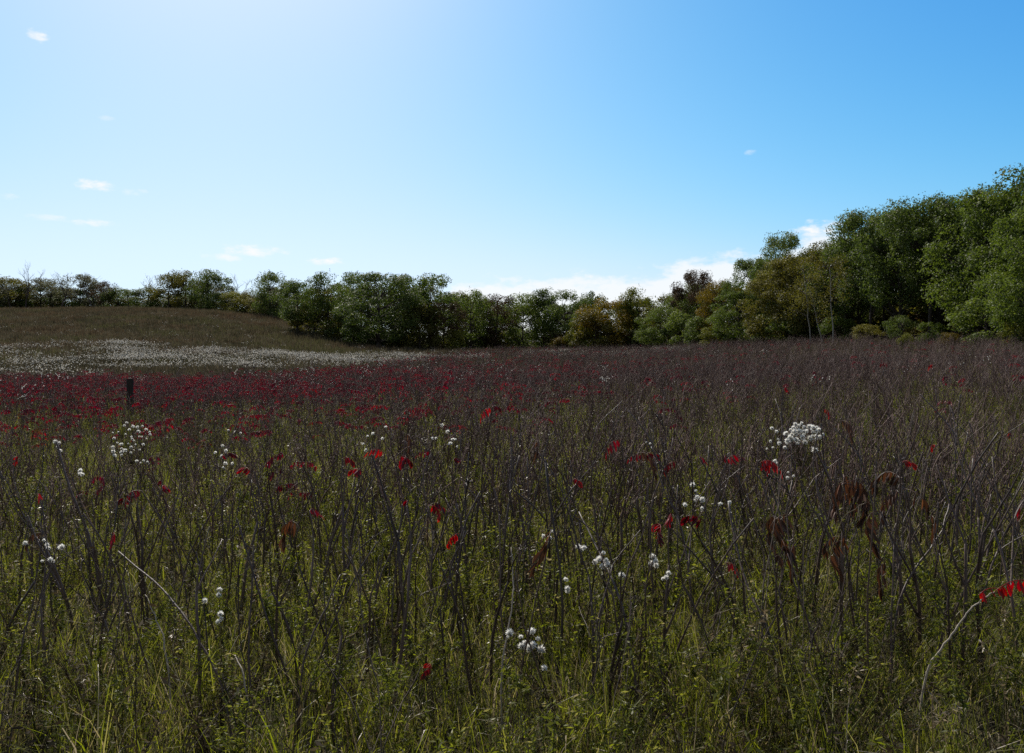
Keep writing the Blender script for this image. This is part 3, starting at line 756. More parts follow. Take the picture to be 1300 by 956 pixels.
seed_plant(60, 712, .66, [(-6, 0), (2, -1), (4, 2)], .85, 'plant with a little white head below the low ones at the left edge')
seed_plant(822, 563, 1.0, [(-2, -2), (3, 0), (5, 5)], .6, 'plant with tiny white tips above the red pair right of centre')

# far white: many little white-topped plants
def white_clump(seed, n=7, h=.9, mat='fluff', sp=.12, rad=.015):
    r = np.random.default_rng(seed); g = Geo()
    g.tube(np.array([[0, 0, -.02], [r.normal() * .02, r.normal() * .02, h - .12]]), [.003, .002], 3, 'forb')
    for k in range(n):
        c = np.array([r.normal() * sp, r.normal() * sp, h + r.normal() * sp * .45])
        g.tube(np.array([[0, 0, h - .15], c]), [.0015, .001], 3, 'forb', False)
        m = 14; d = r.normal(0, 1, (m, 3)); d /= np.linalg.norm(d, axis=1)[:, None]
        s = np.cross(d, r.normal(0, 1, (m, 3))); s /= np.linalg.norm(s, axis=1)[:, None]; u = np.cross(d, s)
        g.cards(c + d * rad * .5, u * rad * .65, s * rad * .6, mat)
    return g.mesh('white_clump')
wc = [P_obj('white_clump', white_clump(700 + s, 4 + s * 2, .85 + .05 * s)) for s in range(4)]
def wf_m(x, y, px): return np.interp(px, [-200, 300, 600, 800, 1400], [1, 1, .6, .15, .04]) * (vnoise(x, y, 3, 51) > .62)
A = field_points(10, 45, .5, mask=wf_m)
scatter('distant_seedheads', wc, [A], 'small white seed heads dotted through the red sumac band', 'seed heads', .8, 1.3, .1)
def white_top(seed):
    r = np.random.default_rng(seed); g = Geo()
    n = 11; c = r.normal(0, 1, (n, 3)) * [.34, .34, .10] + [0, 0, .62]
    d = r.normal(0, 1, (n, 3)); d /= np.linalg.norm(d, axis=1)[:, None]
    s = np.cross(d, r.normal(0, 1, (n, 3))); s /= np.linalg.norm(s, axis=1)[:, None]; u = np.cross(d, s)
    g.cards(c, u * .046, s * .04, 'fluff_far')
    for k in range(8):
        p = c[k]; g.tube(np.array([[p[0] * .7, p[1] * .7, -.05], p]), [.006, .005], 3, 'forb', False)
    return g.mesh('white_top')
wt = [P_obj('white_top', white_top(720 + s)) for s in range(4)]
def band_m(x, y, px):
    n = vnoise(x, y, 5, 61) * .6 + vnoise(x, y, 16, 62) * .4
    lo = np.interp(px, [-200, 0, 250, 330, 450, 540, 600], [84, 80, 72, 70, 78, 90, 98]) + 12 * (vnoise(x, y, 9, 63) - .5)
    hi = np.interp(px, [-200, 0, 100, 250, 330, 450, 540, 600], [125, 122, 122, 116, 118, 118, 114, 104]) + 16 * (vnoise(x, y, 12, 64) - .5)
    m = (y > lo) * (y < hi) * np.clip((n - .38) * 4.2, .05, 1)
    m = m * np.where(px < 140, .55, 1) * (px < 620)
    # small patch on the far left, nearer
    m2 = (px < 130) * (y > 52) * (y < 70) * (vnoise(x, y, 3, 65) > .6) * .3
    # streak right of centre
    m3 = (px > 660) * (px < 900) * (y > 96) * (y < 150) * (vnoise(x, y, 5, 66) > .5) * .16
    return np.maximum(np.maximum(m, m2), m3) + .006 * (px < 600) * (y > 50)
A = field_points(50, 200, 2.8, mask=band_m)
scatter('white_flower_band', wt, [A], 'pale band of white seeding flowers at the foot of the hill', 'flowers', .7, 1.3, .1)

# ------------------------------------------------------------------ fence post
def fence_post():
    Y = 24.; x = at(165, Y); zg = float(hz(x, Y)); h = zp(481, Y) - zg
    g = Geo(); n = 10; k = 9
    zs = np.linspace(-.2, h, k); r = np.random.default_rng(5)
    g.tube(np.stack([np.sin(zs * 2) * .004, np.cos(zs * 3) * .004, zs], 1), .10 + r.normal(0, .003, k), n, 'post', False)
    th = np.arange(n) * 6.2832 / n
    top = np.stack([.07 * np.cos(th), .07 * np.sin(th), np.full(n, h + .015)], 1)
    g.add(np.vstack([top, [[0, 0, h + .02]]]), None, [(i, (i + 1) % n, n) for i in range(n)], 'post')
    o = obj('fence_post', g.mesh('fence_post')); o.location = (x, Y, zg)
    tag(o, 'dark weathered wooden post standing alone in the red sumac band', 'post')
fence_post()

# ------------------------------------------------------------------ trees
def crown_geo(seed, nclump, nleaf, leaf, mat, env=(1, 1, 1), shape='round', clump=(.16, .30), low=.18, asp=.82):
    """crown in unit space: z 0..1 is the whole tree height, x/y -.5...5. Returns (leaf Geo, wood Geo)"""
    r = np.random.default_rng(seed); g = Geo(); w = Geo()
    cs = []
    t = 0
    while len(cs) < nclump and t < 4000:
        t += 1
        a = r.random() * 6.283; zz = low + (1 - low) * r.random() ** .85
        f = (zz - low) / (1 - low)
        if shape == 'round': rad = .44 * math.sqrt(max(0, 1 - (2 * f - .95) ** 2)) + .03
        elif shape == 'tall': rad = .34 * (1 - f ** 3) ** .5 * (.75 + .4 * f)
        elif shape == 'spread': rad = .5 * max(.05, min(1, f * 2.2)) * math.sqrt(max(0, 1 - max(0, f - .45) ** 2 * 3.2))
        else: rad = .42 * (1 - f) ** .6 + .05
        rr = rad * (.55 + .45 * r.random() ** .5) * (.82 + .36 * r.random())
        c = np.array([rr * math.cos(a), rr * math.sin(a), min(zz, .93)])
        if any(np.linalg.norm(c - q) < .07 for q, _ in cs): continue
        cs.append((c, clump[0] * .5 + (clump[1] - clump[0]) * .5 * r.random()))
    # trunk
    lean = r.normal(0, .02, 2); n = 7
    zt = np.linspace(-.02, .62, n); tp = np.stack([lean[0] * zt * 2 + r.normal(0, .006, n), lean[1] * zt * 2 + r.normal(0, .006, n), zt], 1)
    w.tube(tp, np.linspace(.024, .008, n) * (1 + .5 * np.exp(-zt * 30)), 7, mat[1])
    per = nleaf // len(cs)
    for c, cr in cs:
        j = int(np.clip((c[2] - .18) / .62 * n, 1, n - 1)); s = tp[j]
        if r.random() < .75:
            m = (s + c) / 2 + np.array([0, 0, -.03 + .05 * r.random()]) + r.normal(0, .012, 3)
            w.tube(np.array([s, (s + m) / 2 + r.normal(0, .006, 3), m, (m + c) / 2 + r.normal(0, .008, 3), c]), [.008, .0065, .005, .0035, .002], 4, mat[1], False)
        k = int(per * (.6 + .8 * r.random()))
        d = r.normal(0, 1, (k, 3)); d /= np.linalg.norm(d, axis=1)[:, None]
        rad = (.5 + .5 * r.random(k) ** .5) * (1 + .25 * np.sin(d[:, 0] * 5 + seed) * np.sin(d[:, 1] * 4 + d[:, 2] * 5))
        p = c + d * (rad * cr)[:, None] * [1.15, 1.15, .85 * asp]
        nn = d * .7 + r.normal(0, .6, (k, 3)) + [0, 0, .5]; nn /= np.linalg.norm(nn, axis=1)[:, None]
        u = np.cross(nn, r.normal(0, 1, (k, 3))); u /= np.linalg.norm(u, axis=1)[:, None]; v = np.cross(nn, u)
        ls = leaf * (.6 + .7 * r.random(k))[:, None]
        az_ = np.array([1, 1, asp]); g.cards(p, u * ls * az_, v * ls * .62 * az_, mat[0])
    return g, w, cs

def bare_geo(seed, mat='twig', th=.014):
    r = np.random.default_rng(seed); w = Geo()
    def grow(p, d, L, rad, lev):
        n = 4; pts = [p]; dd = d
        for s in range(n): dd = unit(dd + r.normal(0, .12, 3) + [0, 0, .08]); pts.append(pts[-1] + dd * L / n)
        w.tube(np.array(pts), np.linspace(rad, rad * .55, n + 1), 5 if lev == 0 else 3, mat, False)
        if lev < 4:
            for b in range(3 if lev else 5):
                a = r.random() * 6.28; j = n if b == 0 else r.integers(2 if lev else 2, n + 1)
                grow(pts[j], unit(dd + .75 * np.array([math.cos(a), math.sin(a), .1])), L * (.5 + .2 * r.random()), rad * .5, lev + 1)
    grow(np.array([0, 0, -.02]), np.array([0, 0, 1.]), .48, th, 0)
    v = np.vstack(w.v); top = v[:, 2].max(); w.v = [a / top for a in w.v]
    return w

# prototypes: (leaf mesh, wood mesh); near versions finer than far ones
PT = {}
for s in range(5):
    g, w, _ = crown_geo(800 + s, 60, 22000, .0105, ('oakg', 'bark'), shape=['spread', 'round', 'round', 'round', 'spread'][s], clump=(.12, .28), low=[.15, .08, .1, .12, .2][s])
    PT['near', s] = (g.mesh('crown'), w.mesh('trunk'))
for s in range(7):
    g, w, _ = crown_geo(830 + s, [48, 50, 44, 54, 36, 48, 50][s], 9000, .0155, ('oakg', 'bark'), shape=['round', 'round', 'tall', 'round', 'round', 'round', 'round'][s], clump=(.15, .32), low=[.08, .16, .06, .05, .22, .1, .08][s])
    PT['far', s] = (g.mesh('crown'), w.mesh('trunk'))
for s in range(3):
    g, w, _ = crown_geo(860 + s, 55, 20000, .0105, ('oakg', 'bark'), shape=['spread', 'round', 'spread'][s], clump=(.12, .28), low=[.34, .3, .38][s])
    PT['high', s] = (g.mesh('crown'), w.mesh('trunk'))
for s in range(5):   # lower, broader trees of the hill crest
    g, w, _ = crown_geo(880 + s, [44, 38, 50, 40, 46][s], 8500, .0155, ('oakg', 'bark'), shape='round', clump=(.16, .32), low=[.1, .2, .08, .16, .12][s], asp=1.15)
    PT['low', s] = (g.mesh('crown'), w.mesh('trunk'))
for s in range(3):   # loose see-through oak
    g, w, _ = crown_geo(850 + s, [34, 30, 36][s], 4800, .0145, ('oakg', 'bark'), shape='round', clump=(.14, .26), low=[.2, .14, .22][s], asp=1.1)
    PT['loose', s] = (g.mesh('crown'), w.mesh('trunk'))
for s in range(3):   # bushy to the ground
    g, w, _ = crown_geo(870 + s, 30, 6500, .02, ('oakg', 'bark'), shape='round', clump=(.2, .36), low=.03, asp=1.0)
    PT['bush', s] = (g.mesh('crown'), w.mesh('trunk'))
for s in range(3):
    PT['bare', s] = (None, bare_geo(890 + s, th=.021).mesh('trunk'))
WORD = {'oakg': 'dark green', 'midg': 'mid green', 'olive': 'olive', 'yellow': 'yellow green', 'orange': 'orange brown', 'rust': 'rust brown', 'greyg': 'dull grey green'}
def tree(px, top, base, width, kind, var, colr, label, Y=None, group=None, bark=None, rz=None, name='tree', cat='tree', dY=0):
    Y = (Y or float(edge_Y(px))) + dY
    x = at(px, Y); zg = float(hz(x, Y)); H = zp(top, Y) - zg; W = width / F * Y
    root = bpy.data.objects.new(name, None); COL.objects.link(root); root.empty_display_size = .5
    root.location = (x, Y, zg - .05); root.rotation_euler = (0, 0, rnd.random() * 6.28 if rz is None else rz)
    sx = W / (.92 if kind != 'bare' else .8)
    root.scale = (sx, sx, H / 1.0)
    tag(root, label, cat, group)
    if kind == 'far' and px < 345: kind, var = 'low', var % 5
    cr, tr = PT[kind, var]
    t = obj('trunk', tr, root)
    if bark: t.material_slots[0].link = 'OBJECT'; t.material_slots[0].material = M[bark]
    if cr:
        c = obj('crown', cr, root)
        c.material_slots[0].link = 'OBJECT'; c.material_slots[0].material = M[colr]
    return root

T = [ # px, top, base(n/a), width, kind, var, colour, label, dY
 (-8, 352, 0, 60, 'far', 0, 'greyg', 'dull green tree cut by the left edge of the picture', 8),
 (33, 331, 0, 34, 'bare', 0, '', 'tall bare tree standing above the others at the far left', 0),
 (12, 353, 0, 42, 'loose', 0, 'olive', 'olive oak with open crown left of the tall bare tree', 2),
 (52, 353, 0, 42, 'loose', 1, 'greyg', 'rounded grey green tree right of the tall bare tree', 14),
 (78, 345, 0, 40, 'bare', 1, '', 'leafless grey tree between two dull green crowns on the left', 4),
 (66, 354, 0, 38, 'loose', 2, 'greyg', 'thin leaved grey green tree beside the leafless grey tree', 6),
 (101, 348, 0, 40, 'loose', 0, 'greyg', 'domed greyish olive tree in the left row behind the hill', 10),
 (118, 347, 0, 34, 'bare', 2, '', 'leafless twiggy tree behind the hill crest', 8),
 (132, 357, 0, 26, 'loose', 2, 'rust', 'small dark brownish tree at the right end of the left row', 2),
 (150, 366, 0, 30, 'bush', 0, 'oakg', 'low dark bush in the dip of the left tree row', 4),
 (163, 368, 0, 22, 'loose', 1, 'oakg', 'small thin tree on its own in the dip of the tree row', 0),
 (185, 347, 0, 42, 'bare', 1, '', 'bare branched tree left of the hilltop oaks', 4),
 (190, 366, 0, 36, 'bush', 1, 'oakg', 'dark bushy tree under the bare branches on the hilltop', 2),
 (214, 348, 0, 40, 'loose', 0, 'olive', 'leftmost of the three open hilltop oaks', 0),
 (236, 345, 0, 44, 'far', 4, 'olive', 'middle one of the three open hilltop oaks', 4),
 (264, 345, 0, 46, 'far', 1, 'oakg', 'largest and rightmost of the three hilltop oaks', 0),
 (298, 347, 0, 38, 'bare', 0, '', 'bare crowned tree at the right of the hilltop oaks', 6),
 (275, 372, 0, 26, 'bush', 2, 'oakg', 'dark bush below the largest hilltop oak', -3),
 (300, 371, 0, 34, 'bush', 0, 'yellow', 'low yellowish tree right of the hilltop oaks', -2),
 (322, 368, 0, 34, 'loose', 2, 'olive', 'low olive tree at the right end of the hill crest', 2),
 (344, 347, 0, 42, 'far', 0, 'oakg', 'rounded dark green tree where the crest starts to fall', 2),
 (330, 378, 0, 28, 'bush', 1, 'olive', 'olive bush at the foot of the rounded dark green tree', -2),
 (377, 357, 0, 46, 'far', 4, 'oakg', 'oak with a dark trunk standing in front of the wood on the slope', -14),
 (399, 366, 0, 34, 'loose', 2, 'yellow', 'yellow green tree right of the oak on the slope', 0),
 (393, 392, 0, 40, 'bush', 2, 'olive', 'low olive thicket tree behind the oak on the slope', 0),
 (416, 346, 0, 54, 'far', 3, 'oakg', 'tall dark green tree at the left end of the central wood', 4),
 (448, 347, 0, 44, 'far', 6, 'oakg', 'tall green tree just left of the broadest tree', 8),
 (480, 345, 0, 92, 'near', 3, 'oakg', 'broadest and densest round tree of the central wood', -3),
 (515, 347, 0, 60, 'far', 5, 'oakg', 'tall dark tree right of the broadest tree', 6),
 (545, 348, 0, 66, 'far', 1, 'midg', 'tree with arching open crown at the right of the big trees', 2),
 (533, 384, 0, 40, 'bush', 0, 'olive', 'lower yellowish tree under the arching open crown', -3),
 (563, 381, 0, 42, 'far', 0, 'rust', 'lower reddish brown tree under the arching open crown', -4),
 (577, 418, 0, 26, 'bush', 2, 'yellow', 'little yellow bush at the foot of the reddish brown tree', -6),
 (598, 367, 0, 42, 'far', 3, 'midg', 'bright topped green tree just right of the reddish brown one', 0),
 (630, 372, 0, 46, 'far', 0, 'rust', 'brownish tree with even dome left of the centre', 2),
 (613, 384, 0, 36, 'far', 6, 'oakg', 'dark narrow tree between green and brownish crowns', 6),
 (664, 374, 0, 46, 'far', 6, 'midg', 'domed mid green tree in the middle of the wood', 0),
 (690, 367, 0, 40, 'far', 2, 'oakg', 'dark green tree right of the domed mid green tree', 4),
 (716, 369, 0, 46, 'far', 1, 'oakg', 'dark green tree with sky showing through its crown', 2),
 (752, 368, 0, 34, 'far', 5, 'oakg', 'narrow dark green tree behind the orange tinted tree', 8),
 (711, 428, 0, 22, 'bush', 1, 'orange', 'small orange bush at the foot of the wood right of centre', -6),
 (735, 408, 0, 30, 'bush', 2, 'yellow', 'yellow green bushy tree at the field edge right of centre', -5),
 (771, 377, 0, 60, 'far', 0, 'orange', 'orange tinted broad tree right of centre', -3),
 (755, 395, 0, 44, 'bush', 0, 'olive', 'olive lower tree in front of the orange tinted tree', -6),
 (810, 365, 0, 44, 'far', 3, 'yellow', 'tall yellowish green tree right of the orange tinted tree', 3),
 (798, 384, 0, 36, 'far', 2, 'oakg', 'dark green narrow tree left of the round green one', 0),
 (838, 390, 0, 50, 'near', 1, 'midg', 'round mid green tree reaching down to the field edge', -3),
 (850, 366, 0, 32, 'bare', 2, '', 'bare twigs of a tree above the round mid green one', 5),
 (862, 374, 0, 48, 'far', 6, 'oakg', 'dark green tree left of the dark reddish crown', 2),
 (885, 344, 0, 52, 'near', 0, 'rust', 'dark reddish brown tree rising above its neighbours', 4),
 (868, 396, 0, 44, 'bush', 1, 'midg', 'mid green bushy tree between round tree and yellow tree', -3),
 (915, 356, 0, 50, 'near', 2, 'orange', 'tree with a yellow orange crown right of the reddish one', 1),
 (895, 400, 0, 40, 'bush', 2, 'oakg', 'dark low tree at the field edge below the yellow orange crown', -3),
 (937, 370, 0, 66, 'near', 3, 'midg', 'broad fresh green tree in front of the yellow orange crown', -4),
 (905, 415, 0, 30, 'bush', 0, 'yellow', 'small yellow bush at the field edge under the fresh green tree', -7),
 (958, 327, 0, 60, 'near', 4, 'oakg', 'dark green tree between the fresh green one and the tall open one', 3),
 (993, 296, 0, 50, 'near', 0, 'oakg', 'tall dark tree with open flat top against the sky', 4),
 (985, 345, 0, 62, 'near', 2, 'olive', 'olive tree below the tall open topped one', -3),
 (1040, 306, 0, 70, 'near', 1, 'olive', 'tall olive tree above the pale birch trunks', 2),
 (1012, 325, 0, 62, 'near', 4, 'olive', 'olive green tree left of the pale trunks', 0),
 (1075, 305, 0, 66, 'high', 1, 'oakg', 'dark green tree right of the pale birch trunks', 5),
 (1105, 268, 0, 70, 'high', 0, 'oakg', 'first of the high dark trees on the right', 6),
 (1145, 262, 0, 74, 'high', 1, 'oakg', 'second high dark tree in the right hand wood', 4),
 (1180, 252, 0, 80, 'high', 2, 'oakg', 'high rounded tree in the middle of the right hand wood', 3),
 (1215, 250, 0, 78, 'high', 0, 'oakg', 'high dark tree half hidden in the right hand wood', 7),
 (1250, 236, 0, 96, 'near', 3, 'midg', 'big green tree with hanging lit foliage near the right edge', 0),
 (1300, 215, 0, 110, 'near', 1, 'oakg', 'highest tree of the wood at the right edge', 4),
 (1318, 262, 0, 90, 'near', 1, 'midg', 'light green tree cut by the right edge of the picture', -5),
 (1360, 215, 0, 120, 'near', 2, 'oakg', 'tall green tree just outside the right edge', 2),
 (1100, 412, 0, 30, 'bush', 0, 'olive', 'olive undergrowth tree at the foot of the high right wood', -2),
 (1062, 402, 0, 34, 'bush', 1, 'midg', 'green undergrowth tree beside the pale birch trunks', -1),
 (1145, 400, 0, 28, 'loose', 1, 'oakg', 'thin dark tree in the shade of the right hand wood', -2),
 (1180, 408, 0, 26, 'bush', 2, 'midg', 'small green tree at the shaded edge of the right wood', -2),
 (1255, 380, 0, 80, 'bush', 1, 'midg', 'low spreading green tree at the edge below the big green tree', -5),
 (1010, 400, 0, 46, 'bush', 0, 'midg', 'green bushy tree left of the pale birch trunks', -3),
 (975, 398, 0, 44, 'bush', 2, 'oakg', 'dark green bushy tree at the field edge under the olive tree', -4),
 (1205, 421, 0, 20, 'bush', 2, 'orange', 'small orange leaved bush at the edge of the right wood', -9),
 (1150, 423, 0, 16, 'bush', 0, 'yellow', 'small bright green bush alone in the sumac on the right', -22),
 (1290, 408, 0, 30, 'bush', 0, 'yellow', 'yellowish low bush at the right edge', -7),
]
for (px, top, _, wd, kind, var, colr, lab, dy) in T:
    tree(px, top, 0, wd * (1.12 if px < 980 or kind == 'bush' else 1.38), kind, var, colr or 'oakg', lab, dY=dy, name='bush' if kind == 'bush' and top > 400 else ('bare_tree' if kind == 'bare' else 'tree'),
         cat='bush' if kind == 'bush' and top > 400 else 'tree')

# pale birch trunks with thin crowns
def birch(px, py0, px1, py1, Y, lab):
    x0, x1 = at(px, Y), at(px1, Y); zg = float(hz(x0, Y)); z1 = zp(py1, Y)
    root = bpy.data.objects.new('birch_tree', None); COL.objects.link(root); root.location = (x0, Y, zg - .05); tag(root, lab, 'tree', 'pale birches at the wood edge')
    r = np.random.default_rng(int(px)); n = 8; t = np.linspace(0, 1, n)
    pts = np.stack([(x1 - x0) * t + r.normal(0, .05, n), r.normal(0, .05, n), (z1 - zg) * t], 1); pts[0] = 0
    g = Geo(); g.tube(pts, np.linspace(.07, .025, n), 8, 'birch')
    tw = Geo(); lv = Geo()
    for k in range(14):
        j = r.integers(3, n); a = r.random() * 6.28; e = pts[j] + np.array([math.cos(a), math.sin(a), .5]) * (.8 + r.random())
        tw.tube(np.array([pts[j], (pts[j] + e) / 2 + [0, 0, .1], e]), [.035, .02, .01], 4, 'twig', False)
        m = 110; c = e + r.normal(0, .38, (m, 3)); u = r.normal(0, 1, (m, 3)); u /= np.linalg.norm(u, axis=1)[:, None]
        v = np.cross(u, r.normal(0, 1, (m, 3))); v /= np.linalg.norm(v, axis=1)[:, None]; lv.cards(c, u * .07, v * .045, 'olive')
    obj('trunk', g.mesh('trunk', True), root); obj('branches', tw.mesh('branches'), root); obj('crown', lv.mesh('crown'), root)
birch(1030, 420, 1020, 345, 86, 'left one of the pale birch trunks at the edge of the wood')
birch(1058, 420, 1053, 340, 84, 'straight pale birch trunk right of the leaning one')
birch(1046, 420, 1028, 365, 87, 'thin leaning pale birch trunk between the two others')

# back rows: further trees that fill the wood behind the edge
BG = 'trees filling the wood behind its edge'
K = 0
sk = lambda px: np.interp(px, [-60, 0, 130, 165, 200, 265, 300, 345, 410, 480, 560, 600, 700, 760, 830, 885, 930, 995, 1060, 1100, 1180, 1240, 1300, 1500],
                          [354, 354, 354, 372, 365, 352, 368, 355, 352, 350, 354, 372, 373, 374, 370, 352, 362, 318, 302, 276, 262, 245, 225, 215])
for row, (dy, n) in enumerate([(14, 38), (30, 30)]):
    for i in range(n):
        px = -40 + 1440 * (i + .5 + rnd.uniform(-.35, .35)) / n
        Y = float(edge_Y(px)); tp = float(sk(px)) + rnd.uniform(4, 16) + row * 4
        wpx = rnd.uniform(42, 62) * (1 if px < 900 else 1.5)
        near_ = px > 980
        cc = rnd.choice(['oakg', 'oakg', 'olive', 'midg', 'greyg'] if px > 340 else ['greyg', 'greyg', 'olive', 'oakg'])
        if cc == 'greyg' and px > 700: cc = 'oakg'
        side = 'on the left behind the hill crest' if px < 330 else ('in the central wood' if px < 860 else 'in the right hand wood')
        hi_ = 1040 < px < 1240 and row == 0
        tree(px, tp, 0, wpx, 'high' if hi_ else ('near' if near_ else 'far'), rnd.randrange(3 if hi_ else (5 if near_ else 7)), cc, f'{WORD[cc]} tree standing {["one", "two"][row]} row{["", "s"][row]} back {side}', dY=dy, group=BG)

# understory: shrub layer at the wood's foot (uncountable)
def bush_far(seed, mat):
    g, w, _ = crown_geo(seed, 14, 900, .045, (mat, 'bark'), shape='round', clump=(.3, .5), low=.0, asp=1.0)
    return g
ub = [P_obj('understory_clump', bush_far(900 + s, ['oakg', 'olive', 'midg', 'rust', 'oakg'][s]).mesh('understory')) for s in range(5)]
n = 620
free = lambda q: (q > 1045) & (q < 1235)
px = rng.uniform(-80, 1420, n); Y = np.interp(px, [-400, 2000], [0, 0]) + edge_Y(px) + rng.uniform(1, 34, n) + np.where(free(px), 26, 0); x = (px - 650) / F * Y
s = rng.uniform(1.6, 4.4, n) * np.where(px < 320, .8, np.where(free(px), 1.7, 1.0))
stuff('wood_undergrowth', ub, np.stack([x, Y, hz(x, Y) - .2], 1), np.stack([0 * x, 0 * x, rng.random(n) * 6.28], 1), np.stack([s * 1.5, s * 1.5, s], 1), rng.integers(0, 5, n),
      'shadowy undergrowth along the foot of the wood', 'undergrowth')

# ------------------------------------------------------------------ sky and sun
def world():
    w = bpy.data.worlds.new('World'); SC.world = w; w.use_nodes = True; nt = w.node_tree; nt.nodes.clear()
    N = nt.nodes.new; L = nt.links.new
    out = N('ShaderNodeOutputWorld'); bg = N('ShaderNodeBackground'); bg.inputs['Strength'].default_value = SKY_STRENGTH
    sky = N('ShaderNodeTexSky'); sky.sky_type = 'NISHITA'; sky.sun_disc = False
    sky.sun_elevation = R(SUN_EL); sky.sun_rotation = R(SUN_AZ); sky.altitude = 300
    sky.air_density = 1.0; sky.dust_density = 1.0; sky.ozone_density = 6.0
    # clouds by direction
    tc = N('ShaderNodeTexCoord'); sep = N('ShaderNodeSeparateXYZ'); L(tc.outputs['Generated'], sep.inputs[0])
    def math_(op, a, b=None, c=None):
        m = N('ShaderNodeMath'); m.operation = op
        for k, v in enumerate((a, b, c)):
            if v is None: continue
            if isinstance(v, (int, float)): m.inputs[k].default_value = v
            else: L(v, m.inputs[k])
        return m.outputs[0]
    # the photograph's deep autumn blue: per channel response of the sky light
    sp = N('ShaderNodeSeparateColor'); L(sky.outputs[0], sp.inputs[0]); hs = N('ShaderNodeCombineColor')
    for k, (g, a, mx_) in enumerate(SKY_FIT):
        v = math_('MULTIPLY', math_('POWER', math_('MULTIPLY', sp.outputs[k], .1), g), a)
        v = math_('MULTIPLY', v, math_('POWER', math_('ADD', 1, math_('POWER', math_('DIVIDE', v, mx_), 3)), -1/3))
        L(math_('MULTIPLY', v, 1 / SKY_STRENGTH), hs.inputs[k])
    az = math_('ARCTAN2', sep.outputs['X'], sep.outputs['Y']); el = math_('ARCSINE', sep.outputs['Z'])
    cmb = N('ShaderNodeCombineXYZ'); L(az, cmb.inputs[0]); L(math_('MULTIPLY', el, 2.2), cmb.inputs[1])
    def noise(sc, det, rough=.55):
        n = N('ShaderNodeTexNoise'); n.inputs['Scale'].default_value = sc; n.inputs['Detail'].default_value = det; n.inputs['Roughness'].default_value = rough
        L(cmb.outputs[0], n.inputs['Vector']); return n.outputs['Fac']
    nf = noise(26, 9, .6); nb = noise(9, 4)
    # low cumulus bank: top elevation as a function of azimuth
    fc = N('ShaderNodeFloatCurve'); cu = fc.mapping.curves[0]
    pts = []
    def aze(px, py): a = math.atan((px - 650) / F); return a, math.atan((HY - py) / F * math.cos(a))
    for px, py in [(-3000, 500), (520, 420), (560, 372), (600, 348), (640, 352), (700, 346), (740, 342), (790, 346), (850, 338), (880, 322), (920, 318), (960, 322), (1000, 305), (1060, 290), (1120, 300), (1200, 380), (3500, 440)]:
        a, e = aze(px, py); pts.append(((a + math.pi) / (2 * math.pi), max(0, e / .3)))
    cu.points[0].location = pts[0]; cu.points[1].location = pts[-1]
    for p in pts[1:-1]: cu.points.new(*p)
    fc.mapping.update()
    L(math_('MULTIPLY_ADD', az, 1 / (2 * math.pi), .5), fc.inputs['Value'])
    topel = math_('MULTIPLY', fc.outputs[0], .3)
    edge = math_('ADD', math_('SUBTRACT', topel, el), math_('MULTIPLY', math_('SUBTRACT', nf, .5), .07))
    edge = math_('ADD', edge, math_('MULTIPLY', math_('SUBTRACT', nb, .5), .035))
    mr = N('ShaderNodeMapRange'); mr.interpolation_type = 'SMOOTHSTEP'; mr.inputs['From Min'].default_value = 0; mr.inputs['From Max'].default_value = .020; mr.inputs['To Max'].default_value = .8
    L(edge, mr.inputs['Value']); mask = mr.outputs[0]
    # little wisps
    for (px, py, sx, sy, amt) in [(47, 45, 13, 8, .75), (120, 235, 26, 7, .8), (118, 283, 30, 5, .6), (14, 250, 12, 4, .4), (325, 318, 38, 9, .75), (285, 327, 30, 5, .6), (415, 332, 30, 5, .8), (60, 276, 22, 4, .35), (165, 243, 12, 5, .35), (135, 150, 10, 4, .25), (954, 194, 9, 4, .3), (180, 242, 10, 3, .3), (1040, 292, 40, 12, .8)]:
        a, e = aze(px, py); da = math_('DIVIDE', math_('SUBTRACT', az, a), sx / F); de = math_('DIVIDE', math_('SUBTRACT', el, e), sy / F)
        d = math_('SUBTRACT', 1, math_('ADD', math_('MULTIPLY', da, da), math_('MULTIPLY', de, de)))
        d = math_('ADD', d, math_('MULTIPLY', math_('SUBTRACT', nf2(noise), .5), 4.0))
        q = N('ShaderNodeMapRange'); q.interpolation_type = 'SMOOTHSTEP'; q.inputs['From Min'].default_value = 0; q.inputs['From Max'].default_value = 1.6; q.inputs['To Max'].default_value = min(1, amt * 1.25)
        L(d, q.inputs['Value']); mask = math_('MAXIMUM', mask, q.outputs[0])
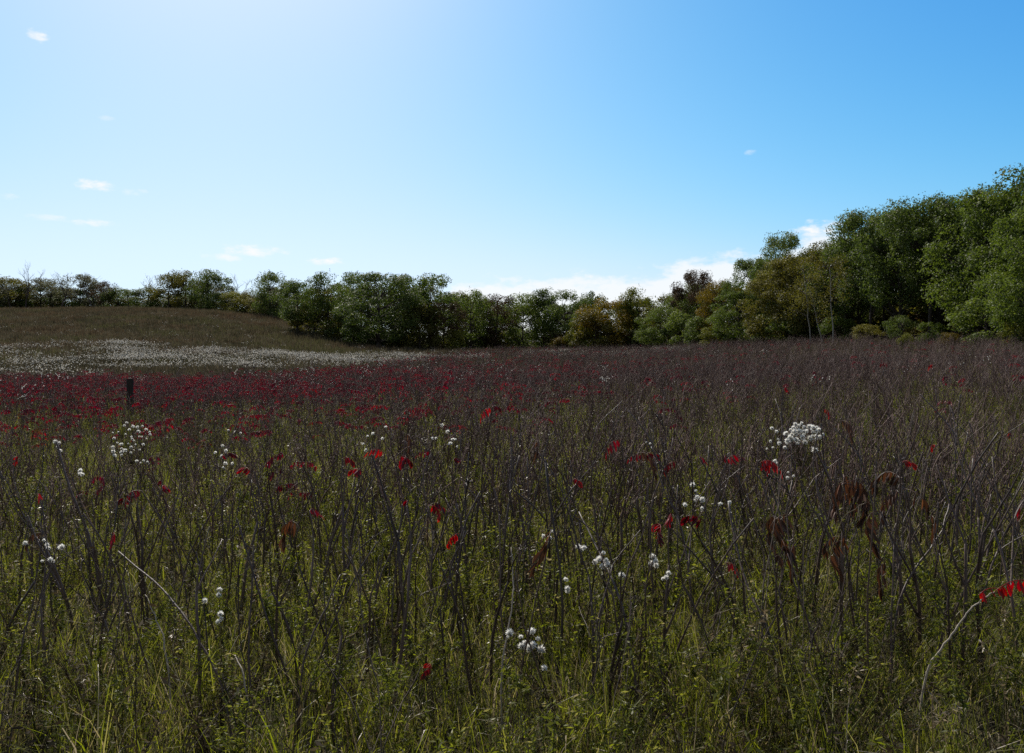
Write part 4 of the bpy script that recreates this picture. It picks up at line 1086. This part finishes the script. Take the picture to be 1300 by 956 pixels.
    # out of view, overhead and behind, sky is desaturated to make its light less blue
    hsv = N('ShaderNodeHueSaturation'); hsv.inputs['Saturation'].default_value = .45; hsv.inputs['Value'].default_value = ZENITH; L(sky.outputs[0], hsv.inputs['Color'])
    zr = N('ShaderNodeMapRange'); zr.interpolation_type = 'SMOOTHSTEP'; zr.inputs['From Min'].default_value = .47; zr.inputs['From Max'].default_value = .75; L(sep.outputs['Z'], zr.inputs['Value'])
    br = N('ShaderNodeMapRange'); br.interpolation_type = 'SMOOTHSTEP'; br.inputs['From Min'].default_value = .55; br.inputs['From Max'].default_value = -.1; L(sep.outputs['Y'], br.inputs['Value'])
    zm = N('ShaderNodeMix'); zm.data_type = 'RGBA'; L(math_('MAXIMUM', zr.outputs[0], br.outputs[0]), zm.inputs[0]); L(hs.outputs[0], zm.inputs[6]); L(hsv.outputs[0], zm.inputs[7])
    mix = N('ShaderNodeMix'); mix.data_type = 'RGBA'
    L(mask, mix.inputs[0]); L(zm.outputs[2], mix.inputs[6]); mix.inputs[7].default_value = (*CLOUD, 1)
    L(mix.outputs[2], bg.inputs['Color']); L(bg.outputs[0], out.inputs['Surface'])
_n = {}
def nf2(noise):
    if 'a' not in _n: _n['a'] = noise(48, 6, .6)
    return _n['a']
SKY_STRENGTH = .10
SKY_FIT = [(1.97, 2.95, .79), (1.22, 1.72, 1.05), (.58, 1.2, 2.4)]
CLOUD = (9.8, 9.9, 10)
ZENITH = .8
world()
sd = bpy.data.lights.new('sun', 'SUN'); sd.energy = 5.0; sd.angle = R(.5); sd.color = (1, .93, .82)
so = bpy.data.objects.new('sun', sd); COL.objects.link(so)
d = Vector((math.sin(R(SUN_AZ)) * math.cos(R(SUN_EL)), math.cos(R(SUN_AZ)) * math.cos(R(SUN_EL)), math.sin(R(SUN_EL))))
so.rotation_euler = d.to_track_quat('Z', 'Y').to_euler()

vs = SC.view_settings
vs.view_transform = 'Standard'; vs.look = 'None'; vs.gamma = 1; vs.exposure = 0; vs.use_curve_mapping = False
SC.cycles.max_bounces = 5; SC.cycles.volume_bounces = 0; SC.cycles.diffuse_bounces = 2; SC.cycles.glossy_bounces = 2; SC.cycles.transmission_bounces = 3
SC.cycles.use_denoising = False
